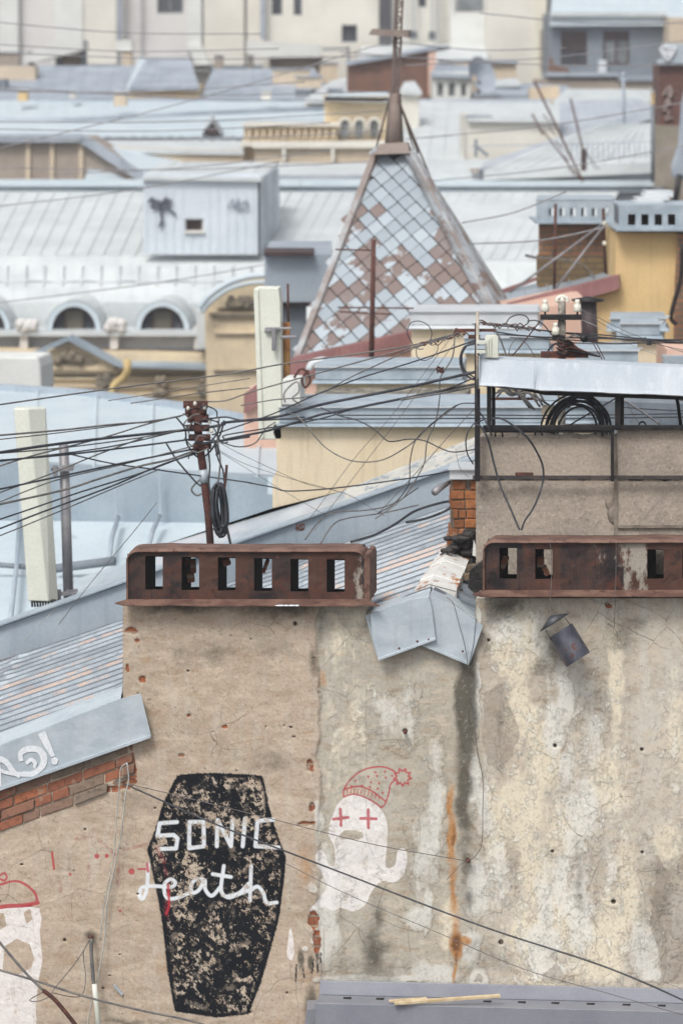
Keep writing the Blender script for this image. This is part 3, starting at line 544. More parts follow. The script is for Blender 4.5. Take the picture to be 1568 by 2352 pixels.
# brick pier with its little lead cap, tar flashing at its foot
g = MB(); tone = []; rnd = random.Random(11); rows = [(1103,1124,[1038,1070,1079,1102]),(1126,1146,[1033,1066,1102]),(1148,1168,[1032,1068,1102]),(1170,1190,[1038,1052,1070,1102]),(1192,1212,[1040,1066,1102]),(1214,1236,[1030,1052,1066]),(1238,1262,[1026,1056,1070])]
for v0, v1, cs in rows:
    for a, b in zip(cs[:-1], cs[1:]):
        if b-a < 10: continue
        k = len(g.v); g.box(a+1+rnd.random(), b-1, v0+rnd.random()*2, v1, 21.55+rnd.uniform(-.008, .008), .3, 0); tone += [rnd.random()]*(len(g.v)-k)
g.a['tone'] = tone; pier = g.build('brick_pier', MT['pbrick'], NB, bevel=.004)
MB().box(1036, 1101, 1100, 1262, 21.57, .26, 0).build('mortar', MT['mortar'], pier)
g = MB(); g.box(1032, 1100, 1080, 1101, 21.5, .34, .05); g.extr([P(1028,1080,21.47), P(1100,1080,21.47), P(1104,1064,21.85), P(1036,1064,21.85)], (0, 0, .012)); g.build('pier_cap', MT['captop'], pier)
g = MB()
rnd = random.Random(3)
for i in range(26):
    u = rnd.uniform(1025, 1096); v = 1230+rnd.uniform(0, 46)+(1060-u)*.2; g.ball(P(u, v, 21.4+rnd.uniform(-.1, .12)), .05, (rnd.uniform(.8, 1.9), .7, rnd.uniform(.3, .8)), 5)
g.smooth = False; g.prism([(1020,1262),(1050,1240),(1096,1222),(1098,1290),(1060,1272),(1030,1290)], 21.5, .1); g.build('tar_flashing', MT['tar'], NB)
g = MB(); g.prism([(1087,1240),(1095,1262),(1099,1280),(1084,1276)], 21.25, .01); g.build('torn_flashing', MT['white'], NB)
g = MB(); g.tube([P(1030,1108,21.6), P(1012,1118,21.4), P(997,1131,21.3)], .035, 8, rr=[.02, .03, .03]); g.build('broken_pipe', MT['greypole'], NB)

# ---------------------------------------------------------------- rusty chimney caps
def cap(label, u0, u1, vt, vb, holes, bholes, flange, top, Yf=19.95, D=.36, chamf=0):
    g = MB(); cuts = range(int(u0)+15, int(u1), 22)
    RC = 24
    def drop(u):
        e = u-u0 if top != 'round' else min(u-u0, u1-u)
        return 0 if e >= RC else RC*.85*(1-math.sqrt(max(0, 1-(1-max(e, 0)/RC)**2)))
    off = lambda u, v: Vector((0, .030*(float(fbm(u/70, v/60, 31))-.5), -drop(u)/302 if v < vt+1 else 0))
    cuts = list(cuts)+[u0+k for k in (2, 5, 9, 15)]+[u1-k for k in (2, 5, 9, 15)]
    g.plate(u0, u1, vt, vb, Yf, .006, holes, cuts, range(int(vt)+8, int(vb), 16), off); g.smooth = False
    pal = [max(0, .17*float(fbm(((q[0]/q[1]*F)+784)/60, q[2]*3, 8))-.05)+(.25 if abs(q[0]/q[1]*F+784-1455) < 38 and label.startswith('longer') else 0)+(.22 if abs(q[0]/q[1]*F+784-824) < 14 else 0)+((.10 if q[2] > P(0,1300,q[1]).z else .02) if 1280 < q[0]/q[1]*F+784 < 1480 else 0) for q in g.v]
    g.a['pale'] = pal; body = g.build('chimney_cap', MT['rust'], NB, label=label)
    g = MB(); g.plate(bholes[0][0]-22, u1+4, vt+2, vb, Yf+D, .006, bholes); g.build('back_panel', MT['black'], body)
    g = MB()                                  # flue walls between the openings, coloured black for the shade inside
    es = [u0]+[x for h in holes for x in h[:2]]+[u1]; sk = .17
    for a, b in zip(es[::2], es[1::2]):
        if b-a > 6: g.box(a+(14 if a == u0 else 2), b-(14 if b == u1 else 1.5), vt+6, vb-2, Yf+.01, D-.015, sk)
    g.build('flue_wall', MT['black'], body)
    g = MB(); n = int((u1-u0)/18)             # rolled top sheet, warped by age
    def wv(u): return 5*(float(fbm(u/90, 1, 13))-.5)
    r1, r2, r3, r4 = [], [], [], []
    ul = [u0-2, u0+.5, u0+2, u0+5, u0+9, u0+15]+[u0+24+(u1-u0-48)*i/n for i in range(n+1)]+[u1-15, u1-9, u1-5, u1-2, u1-.5, u1+2]; n = len(ul)-1
    for u in ul:
        dr = drop(u)
        r1.append(P(u, vt+3+dr+wv(u)*.4, Yf-.03)); r2.append(P(u, vt-3+dr+wv(u), Yf-.015)); r3.append(P(u+4, vt-8+dr+wv(u)*1.3, Yf+.10)); r4.append(P(u+12, vt-15+dr*.9+wv(u+30)*1.5, Yf+D+.03))
    m = n+1; vs = r1+r2+r3+r4; k = len(vs); vs2 = [p-Vector((0, -.004, .006)) for p in vs]
    fs = [(j*m+i, j*m+i+1, (j+1)*m+i+1, (j+1)*m+i) for j in range(3) for i in range(n)]
    g.add(vs+vs2, fs+[tuple(k+q for q in f[::-1]) for f in fs]+[(i, k+i, k+i+1, i+1) for i in range(n)])
    g.build('top_sheet', MT['rusttop'], body)
    g = MB()                                  # turned-down ends
    for u, w_ in ((u0-3, 4), (u1, 13)):
        g = MB(); g.prism([(u, vb-2), (u+w_, vb-2), (u+w_, vt+RC-2), (u+w_-(4 if w_ > 5 else 0), vt+12), (u, vt+10 if w_ > 5 else vt+20)], Yf-.02, D+.02, SK); g.build('end_panel', MT['rusttop'], body)
    g = MB(); f0, f1 = flange; n = int((f1-f0)/20); a = []; b = []
    for i in range(n+1):
        u = f0+(f1-f0)*i/n; ti = min(max(u, u0-2), u1+2); a.append(P(ti, vb-7, Yf-.004)); b.append(P(u, vb+7+4*(float(fbm(u/50, 3, 17))-.5)-(5 if i == 0 else 0), Yf-.13))
    m = n+1; k = 2*m; vs = a+b; g.add(vs+[p-Vector((0, 0, .008)) for p in vs], [(i+m, i+m+1, i+1, i) for i in range(n)]+[(k+i, k+i+1, k+i+m+1, k+i+m) for i in range(n)]+[(m+i, k+m+i, k+m+i+1, m+i+1) for i in range(n)])
    g.extr([P(u0-6, vb-2, Yf+.0), P(u1+6, vb-2, Yf+.0), P(u1+24, vb-16, Yf+D+.1), P(u0+6, vb-16, Yf+D+.1)], (0, 0, -.006))
    g.build('flange', MT['rusttop'], body); return body
hL = [(334+i*83.2, 374+i*83.4, 1277+i*1.6, 1354+i*1.2) for i in range(6)]
bL = [(a+18.5, b+6, c+2, d-7) for a, b, c, d in hL]
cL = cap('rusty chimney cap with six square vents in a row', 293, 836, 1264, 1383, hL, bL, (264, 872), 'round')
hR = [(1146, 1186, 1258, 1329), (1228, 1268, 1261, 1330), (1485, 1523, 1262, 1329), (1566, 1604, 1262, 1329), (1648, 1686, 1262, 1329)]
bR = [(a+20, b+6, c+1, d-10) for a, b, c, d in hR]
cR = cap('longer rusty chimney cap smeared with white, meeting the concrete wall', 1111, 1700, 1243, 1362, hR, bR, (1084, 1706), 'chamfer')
rnd = random.Random(9)
for u, v, w_, h in [(444,1300,12,30),(438,1325,16,22),(520,1290,16,16),(610,1300,8,30),(425,1290,14,12),(1240,1290,16,22),(1156,1290,14,30),(1252,1310,12,20)]:
    MB().wbox(P(u, v, 20.15), (w_/302, .08, h/302), Matrix.Rotation(rnd.uniform(-.5, .5), 3, 'Y')).build('broken_brick', MT['brickfar'], cL if u < 900 else cR)
g = MB()                                       # bird droppings on the flange
for x, w_ in ((0, 26), (14, 12), (26, 20), (38, 12)): g.ball(P(644+x, 1391, 19.815), .02, (w_/12, .25, .35), 6)
g.build('paint_splash', MT['graffwhite'], cL)

# ---------------------------------------------------------------- concrete wall and the metal canopy over it
n = N('rough_concrete'); f = n.noise(36, 7, .85); bigc = n.noise(1.6, 7, .65); v_ = n.node('TexVoronoi', {'Vector': n.tc, 'Scale': 26.0}).outputs['Distance']
col = n.mix(n.ss(bigc, .4, .62), S(172,160,147,1.0), S(150,140,129,1.0)); col = n.mix(n.m('MULTIPLY', n.ss(f, .53, .64), .55), col, S(92,84,77)); col = n.mix(n.m('MULTIPLY', n.ss(f, .46, .36), .5), col, S(214,204,190))
col = n.mix(n.m('MULTIPLY', n.ss(v_, .16, .05), n.ss(n.noise(9, 3), .5, .6)), col, S(70,62,58))
MT['conc'] = n.done(col, .95, n.bump(n.m('ADD', f, n.m('MULTIPLY', v_, .5)), .9, .008), 0, .2)
def conc(u0, u1, v0, v1, Y, name):
    g = MB(); th = .25; rnd = random.Random(int(u0)); cu = [u0]+list(np.arange(u0+5, u1-2, 5))+[u1]
    top = [(u, v0+3*(rnd.random()-.5)+2*math.sin(u*.1)) for u in cu]
    g.prism([(u1, v1), (u0+3*(rnd.random()), v1)][::1]+top, Y, th); return g.build(name, MT['conc'], NB)
conc(1094, 1410, 1006, 1101, 21.2, 'concrete_panel'); conc(1416, 1700, 989, 1099, 21.17, 'concrete_panel')
conc(1092, 1412, 1101, 1400, 21.21, 'concrete_panel'); conc(1414, 1700, 1103, 1400, 21.19, 'concrete_panel')
g = MB(); g.box(1409, 1418, 1000, 1300, 21.18, .1); g.box(1418, 1700, 1207, 1213, 21.165, .1); g.ball(P(1408, 1180, 21.2), .05, (1, .3, 1.6)); g.ball(P(1400, 1155, 21.2), .04, (1, .3, 1.4)); g.build('mortar_joint', MT['mortar'], NB)
MB().box(1275, 1700, 1262, 1500, 20.45, .5).build('flue_block', MT['conc'], NB)
VC = root('vent_canopy', P(1330, 1000, 21.3), 'long pale metal canopy on black posts above the concrete wall', 'canopy')
g = MB(); sn = random.Random(4); us = list(range(1100, 1721, 20)); fr = []; bk = []
lo = lambda u: 887+(u-1100)*.037+(5 if u < 1180 else (0 if u > 1220 else 3))*(-1)+4
hi = lambda u: 818+(u-1100)*.044
r0 = [P(u, lo(u)-1+1.5*sn.random(), 20.95) for u in us]; r1 = [P(u, lo(u)-8, 20.96) for u in us]; r2 = [P(u, hi(u)+6, 21.02) for u in us]; r3 = [P(u, hi(u), 21.12) for u in us]; r4 = [P(u+6, hi(u)-2, 21.9) for u in us]
m = len(us); vs = r0+r1+r2+r3+r4; k = len(vs); fs = [(j*m+i, j*m+i+1, (j+1)*m+i+1, (j+1)*m+i) for j in range(4) for i in range(m-1)]
g.add(vs+[p+Vector((0, .01, -.008)) for p in vs], fs+[tuple(k+q for q in f[::-1]) for f in fs]+[(i, k+i, k+i+1, i+1) for i in range(m-1)])
g.prism([(1099, lo(1100)), (1101, lo(1100)), (1101, hi(1100)), (1099, hi(1100))], 20.95, .95)
g.box(1226, 1227.2, hi(1226)+4, lo(1226)-1, 20.945, .01); g.build('hood', mat('scratched_galvanised_hood', S(186,196,206,.95), S(202,209,216,.95), 2.5, .4, .1, 90, .12, .002, streak=.7, c3=S(214,218,222), rust=-.06, rustc=S(150,110,90)), VC)
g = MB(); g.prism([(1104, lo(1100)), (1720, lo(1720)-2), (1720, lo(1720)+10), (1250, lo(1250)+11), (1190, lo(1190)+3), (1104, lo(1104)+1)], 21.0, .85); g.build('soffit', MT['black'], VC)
def post(a, b, Y, w_=.045, mt='steel'): 
    g = MB(); g.beam(P(*a, Y), P(*b, Y), w_); return g.build('post', MT[mt], VC, bevel=.003)
g = MB(); g.box(1118, 1128, 878, 984, 21.08, .05, 0); g.build('post', MT['steel'], VC); MB().box(1129, 1137, 880, 984, 21.12, .03, 0).build('post', MT['black'], VC)
MB().box(1412.5, 1424, 884, 984, 21.08, .05, 0).build('post', MT['steel'], VC); MB().box(1424.5, 1432, 886, 984, 21.12, .03, 0).build('post', MT['black'], VC)
MB().box(1090, 1102, 893, 1106, 21.06, .05, 0).build('post', MT['steel'], VC)
MB().box(1402, 1409, 992, 1106, 21.08, .03, 0).build('post', MT['steel'], VC)
g = MB(); g.box(1109, 1720, 978, 988, 21.1, .05, 0); g.box(1109, 1410, 989, 994, 21.12, .03, 0); g.build('rail', MT['steel'], VC, bevel=.003)
g = MB(); g.box(1085, 1720, 1093, 1101, 21.1, .02, 0); g.build('strap', mat('paint_spattered_strap', S(58,54,54), S(78,70,68), 9, .6, 0, 60, .2, .002, rust=.02, rustc=S(190,186,178), rs=14), VC)
g = MB(); g.box(1183, 1224, 1086, 1092, 21.1, .02, 0); g.build('hinge', MT['rustpole'], VC)
g = MB(); g.tube([P(1548, 890, 21.4), P(1556, 930, 21.4), P(1563, 984, 21.4)], .014); g.build('brace', MT['steel'], VC)
g = MB(); g.cyl(P(1096, 715, 21.0), P(1096, 893, 21.0), .013, n=10); g.build('mast', MT['orangerust'], VC)
g = MB(); g.cyl(P(1092, 742, 21.08), P(1092, 893, 21.08), .009, n=8); g.build('brace', MT['steel'], VC)
g = MB(); g.box(1048, 1136, 756, 762, 21.05, .03, 0); g.box(1075, 1102, 770, 778, 21.06, .03, 0); g.build('crossarm', MT['rustpole'], VC)

# ---------------------------------------------------------------- grey ledge roof at the foot of the wall, with slots, and a stick on it
g = MB(); u0, u1 = 735, 1720; fall = lambda u, v: v+(u-735)*.024
g.extr([P(u0, 2252, 19.96), P(u1, fall(u1, 2252), 19.96), P(u1, fall(u1, 2285), 19.93), P(u0-2, 2285, 19.93)], (0, .012, 0))
ring = [(u0-2, 2285, 19.93), (u1, fall(u1, 2285), 19.93), (u1, fall(u1, 2304), 19.60), (u0-12, 2304, 19.60)]
g.extr([P(*x) for x in ring], (0, 0, -.012)); g.extr([P(u0-12, 2304, 19.60), P(u1, fall(u1, 2304), 19.60), P(u1, 2560, 19.58), P(u0-4, 2560, 19.58)], (0, .012, 0))
LR = g.build('ledge_roof', MT['lilacmetal'], NB, bevel=.004)
for i, u in enumerate([796, 871, 947, 1011, 1117, 1196, 1273, 1354, 1436, 1517]):
    v = fall(u, 2295); g = MB(); g.extr([P(u-10, v+3, 19.76), P(u+9, v+3, 19.76), P(u+11, v-4, 19.84), P(u-7, v-4, 19.84)], (0, 0, .008)); s_ = g.build('slot', MT['black'], LR)
g = MB(); g.extr([P(u0-30, 2320, 19.7), P(u0-4, 2318, 19.7), P(u0-4, 2560, 19.7), P(u0-60, 2560, 19.7)], (0, .2, 0)); g.build('ledge_end', MT['lilacmetal'], NB)
g = MB(); g.beam(P(905, 2304, 19.57), P(1148, 2287, 19.7), .035, .02); g.beam(P(893, 2299, 19.62), P(980, 2293, 19.66), .03, .012)
g.build('wooden_lath', MT['freshwood'], None, 'pale split wooden lath lying on the grey metal ledge', 'wood stick', bevel=.002)
# ---------------------------------------------------------------- tilted stove pipe hung on the wall
MT['tin'] = mat('heat_stained_tin', S(74,76,86), S(98,98,108), 7, .4, .4, 120, .1, .001, streak=.6, c3=S(58,54,60), rust=.06, rustc=S(96,56,38), rs=3)
sp = root('stove_pipe_cowl', P(1308, 1480, 19.75), 'dark tin stove pipe with conical hat hanging tilted on the wall', 'vent pipe')
a = P(1287, 1463, 19.78); b = P(1330, 1503+12, 19.72); ax = P(1300, 1518, 19.78)-P(1263+22, 1463, 19.78)
c0 = P(1286, 1449, 19.80); c1 = P(1327, 1515, 19.74); dirn = (c1-c0).normalized(); r_ = .106
g = MB(); g.cyl(c0, c1, r_, r_, 32, True); g.cyl(c1, c0, r_-.004, r_-.004, 32, True)
g.build('pipe', MT['tin'], sp)
k0 = P(1273, 1430, 19.80); g = MB(); g.tube([k0, k0-dirn*.058], .1, 28, True, rr=[.135, .012])
g.build('hat', mat('dented_grey_tin', S(86,88,94), S(66,68,72), 9, .5, .3, 90, .3, .003, rust=.02, rustc=S(176,172,160), rs=22), sp)
q = Vector((-dirn.z, 0, dirn.x)).normalized()
for s_ in (-1, 1): MB().beam(c0+q*s_*.088+Vector((0, -.05, 0))+dirn*.02, k0+q*s_*.088+Vector((0, -.05, 0)), .018, .004).build('strut', MT['steel'], sp)
def wirething(name, label, cat, pts, r, m, group=None, k=7, n=6, wob=0):
    pp = spline([P(*p) for p in pts], k)
    if wob: pp = [p+Vector((0, 0, wob*math.sin(i*2.4))) for i, p in enumerate(pp)]
    g = MB(); g.tube(pp, r*(.68 if group == 'cables strung over the roofs' else 1), n); return g.build(name, MT[m], None, label, cat, group)
wirething('hanging_wire', 'thin wire from the long rusty cap down to the tin cowl', 'wire', [(1262,1238,19.9),(1266,1300,19.88),(1263,1385,19.8),(1268,1402,19.8)], .0022, 'wire')
wirething('hanging_wire', 'thin wire ending in a small loop below the long rusty cap', 'wire', [(1414,1240,19.9),(1413,1330,19.88),(1411,1400,19.86),(1410,1440,19.95),(1414,1450,19.95),(1418,1463,19.95),(1410,1456,19.95),(1406,1440,19.95),(1395,1432,19.95)], .002, 'wire')
wirething('hanging_wire', 'thin dark wire drooping from the gable flashing to a rusty wall plug', 'wire', [(1025,1372,19.88),(1040,1385,19.87),(1050,1420,19.86),(1070,1500,19.86),(1080,1600,19.93),(1095,1720,19.94),(1108,1790,19.94),(1108,1860,19.94),(1106,1935,19.94),(1092,1965,19.94),(1077,1977,19.94)], .0028, 'wire')
wirething('hanging_wire', 'short curled wire end dangling below the rusty wall plug', 'wire', [(1077,1977,19.95),(1058,1985,19.9),(1040,2005,19.93),(1026,2020,19.95)], .0022, 'wire')
for u, v, lab in [(1075,1977,'rusty wall plug where the thin wires meet'),(930,1681,'rusted iron bracket stub high on the grey stucco'),(210,2152,'rusty anchor above the white conduit')]:
    g = MB(); g.cyl(P(u, v, 20.0), P(u-1, v+2, 19.9), .012, .011, 10); g.cyl(P(u, v, 19.93), P(u, v, 19.915), .017, .017, 8); g.build('wall_plug', MT['rustpole'], None, lab, 'wall anchor', 'iron anchors in the stucco')
# cables strung in front of the wall
G1 = 'cables crossing the stucco wall'
wirething('cable', 'thick black cable slanting across the coffin and the ghost', 'cable', [(285,1800,19.9),(330,1820,19.85),(500,1895,19.7),(760,1995,19.3),(1100,2125,18.9),(1400,2225,18.6),(1640,2330,18.4)], .0065, 'rubber', G1, 10, 8)
wirething('cable', 'thin grey wire taut from the brick corner to the rusty plug', 'wire', [(300,1802,19.9),(420,1830,19.86),(640,1885,19.84),(860,1940,19.88),(1075,1978,19.92)], .0032, 'wire', G1)
wirething('cable', 'hair-thin wire below the thick cable over the grey stucco', 'wire', [(655,1983,19.85),(800,2055,19.6),(1000,2140,19.3),(1200,2225,19.1),(1400,2283,18.9),(1640,2352,18.7)], .0026, 'wire', G1)
wirething('cable', 'black cable rising over the white graffiti figure to the bottom edge', 'cable', [(-20,2222,19.5),(0,2228,19.5),(90,2255,19.5),(200,2290,19.5),(330,2322,19.6),(440,2345,19.7),(520,2372,19.7)], .0085, 'greycable', G1, 7, 8)
wirething('iron_rod', 'rusty rod with a dark upper cable slanting down past the white figure', 'rod', [(-20,2140,19.4),(0,2165,19.4),(60,2235,19.4),(100,2275,19.4)], .010, 'greycable')
wirething('iron_rod', 'brown rusty rod leaning out at the bottom of the wall', 'rod', [(100,2275,19.4),(125,2295,19.4),(155,2330,19.4),(190,2375,19.4)], .016, 'rustpole')
wirething('cable', 'thin wire looping from the anchor to the rusty rod', 'wire', [(208,2158,19.85),(175,2210,19.6),(130,2265,19.42),(112,2290,19.4),(84,2300,19.42),(70,2296,19.42),(100,2278,19.4)], .0035, 'wire', G1)
wirething('cable', 'slack thin wire hanging from the anchor beside the conduit', 'wire', [(205,2160,19.85),(192,2190,19.9),(197,2240,19.9),(192,2280,19.8),(172,2290,19.7),(120,2280,19.5)], .0032, 'wire', G1)
wirething('conduit_cable', 'dark cable leaving the white conduit up to the anchor', 'cable', [(210,2156,19.9),(211,2200,19.88),(216,2262,19.86)], .014, 'greycable')
g = MB(); g.tube([P(217,2260,19.85), P(221,2300,19.84), P(232,2400,19.82)], .020, 10); g.build('plastic_conduit', MT['whiteplastic'], None, 'white plastic conduit climbing the lower stucco', 'conduit')
wirething('cable_loop', 'pale double cable hanging in a loop from the broken brick corner', 'cable', [(292,1752,19.9),(278,1765,19.88),(275,1800,19.88),(268,1880,19.9),(262,1960,19.92),(240,2075,19.93),(230,2160,19.9)], .0045, 'palecable')
wirething('cable_loop', 'pale cable strand falling beside its twin to the conduit', 'cable', [(292,1752,19.89),(296,1790,19.88),(288,1830,19.88),(278,1920,19.9),(262,2000,19.92),(246,2078,19.93),(240,2160,19.92),(222,2262,19.9),(205,2330,19.9),(198,2400,19.9)], .0055, 'palecable')
g = MB(); g.beam(P(262,2262,19.97), P(282,2284,19.97), .02, .015); g.build('bolt', MT['gal'], None, 'small silver bolt fixed in the lower wall', 'bolt')

# ---------------------------------------------------------------- rusty cable pole behind the chimney cap
Y1 = 23.4
rp = root('cable_pole', P(485, 1300, Y1), 'rusty brown cable pole with clamps and insulator brackets', 'utility pole')
g = MB(); g.tube([P(452,930,Y1), P(456,1000,Y1), P(468,1090,Y1), P(478,1180,Y1), P(488,1310,Y1)], .045, 10, rr=[.036,.036,.036,.033,.033]); g.build('shaft', MT['rustpole'], rp)
g = MB(); g.tube([P(466,1078,Y1), P(469.5,1108,Y1)], .041, 10); g.build('band', MT['gal'], rp)
for u0, u1, v, h in [(424,474,930,14),(428,472,946,10),(434,476,962,16),(430,478,984,12),(436,480,1006,12),(446,482,1026,10)]:
    g = MB(); g.box(u0-3, u1+3, v-h/2-1, v+h/2+1, Y1-.07, .05, 0); g.box(u0+4, u1-6, v-h/2, v+h/2, Y1+.05, .03, 0)
    for x in (u0+5, u1-6): g.ball(P(x, v, Y1-.09), .02, n=6)
    g.build('clamp', MT['rustpole'], rp)
for u, v in [(432,938),(470,936),(448,927),(482,968),(486,990)]:
    g = MB(); g.ball(P(u, v, Y1-.12), .017, (1, 1, 1.2), 7); g.build('insulator', MT['porcelain'], rp)
cw = root('wall_coil', P(505, 1235, Y1-.1), 'bunch of black spare cable hung in a long loop on the rusty pole', 'cable coil')
rnd = random.Random(2)
for i in range(24):
    x = rnd.uniform(-9, 9); w_ = rnd.uniform(8, 17); t_ = 1112+rnd.uniform(-3, 8); bo = 1212+rnd.uniform(-10, 22); yy = Y1-.15+rnd.uniform(-.08, .08); c = 502+x*.5
    pts = [P(c-w_*.6, t_+12, yy), P(c, t_, yy), P(c+w_*.6, t_+12, yy), P(c+w_*.7+4, (t_+bo)/2, yy+.03), P(c+w_*.8+4, bo-14, yy), P(c+5, bo, yy), P(c-w_*.5+3, bo-14, yy), P(c-w_*.75, (t_+bo)/2, yy-.03), P(c-w_*.6, t_+12, yy)]
    MB().tube(spline(pts, 6), .009, 6).build('cable_turn', MT['rubber'], cw)
for lab, pts, r, m in [('dark hook strap holding the cable bunch', [(514,1138,Y1-.1),(518,1100,Y1-.1),(521,1068,Y1-.1)], .012, 'rustpole'), ('guy rod from the cable bunch to the chimney', [(514,1180,Y1),(524,1225,Y1+.1),(534,1270,Y1+.2)], .012, 'greycable')]:
    wirething('strap', lab, 'strap', pts, r, m)
def blist(n, u0, u1, v0, v1, Y, seed, r=.008):   # tangle of jumper wires
    rnd = random.Random(seed); out = []
    for i in range(n):
        p = [(rnd.uniform(u0, u1), rnd.uniform(v0, v1), Y+rnd.uniform(-.2, .1)) for _ in range(4)]; out.append(p)
    return out
for i, (lab, pts) in enumerate([('jumper wire arching left of the pole clamps', [(420,950,Y1),(432,957,Y1),(445,985,Y1),(460,1010,Y1)]), ('jumper wire looping under the clamps', [(405,958,Y1),(425,985,Y1),(430,1020,Y1),(455,1050,Y1),(480,1040,Y1),(505,1000,Y1),(515,965,Y1)]),
    ('slack wire dropping from the clamps past the band', [(382,1018,Y1),(405,1055,Y1),(430,1085,Y1),(455,1112,Y1),(470,1118,Y1)]), ('small open loop of wire beside the band', [(468,1095,Y1),(450,1110,Y1),(440,1125,Y1),(452,1138,Y1),(468,1132,Y1)]),
    ('wire running down the pole in a long bow', [(478,1030,Y1-.1),(482,1070,Y1-.1),(480,1110,Y1-.1),(486,1150,Y1-.1),(484,1190,Y1-.1)]), ('thin wire falling from pole top to the coil', [(492,1010,Y1-.1),(500,1050,Y1-.1),(512,1080,Y1-.1),(516,1112,Y1-.1)]),
    ('wire curving down on the coil side of the pole', [(503,960,Y1-.1),(500,1010,Y1-.1),(506,1060,Y1-.1),(500,1115,Y1-.1)]), ('twisted pale wire running off the top clamp', [(478,962,Y1),(520,958,Y1),(560,966,Y1),(640,963,Y1+.5),(700,958,Y1+.5)]),
    ('looped spare wire around the lower clamps', [(440,1000,Y1-.1),(452,1014,Y1-.1),(476,1018,Y1-.1),(496,1000,Y1-.1),(508,975,Y1-.1)]), ('stray wire bowing from the clamp toward the pale wall', [(500,1012,Y1),(545,1026,Y1),(585,1018,Y1+.2),(610,985,Y1+.4),(632,970,Y1+.6)])]):
    wirething('jumper_wire', lab, 'wire', pts, .008 if i != 9 else .006, 'greycable' if i % 3 == 0 else 'rubber', 'jumper wires around the rusty pole')

rnd = random.Random(77)
for i, lab in enumerate(['short twisted lead left of the topmost clamp','short lead dipping under the top clamp','fine lead tied to the second clamp','fine lead arching over the third clamp','stub of wire pointing away from the fourth clamp','slack lead between the two lowest clamps','frayed lead curling below the lowest clamp','lead twisted around the shaft above the band']):
    v = 938+i*13; sx = -1 if i % 2 else 1; c = 455+i*3
    wirething('jumper_wire', lab, 'wire', [(c+rnd.uniform(-4, 4), v, Y1-.12), (c+sx*rnd.uniform(14, 24), v+rnd.uniform(-12, 12), Y1-.14), (c+sx*rnd.uniform(26, 44), v+rnd.uniform(2, 26), Y1-.12), (c+sx*rnd.uniform(20, 70), v+rnd.uniform(0, 34), Y1-.1)], .006, 'greycable' if i % 2 else 'rubber', 'jumper wires around the rusty pole')
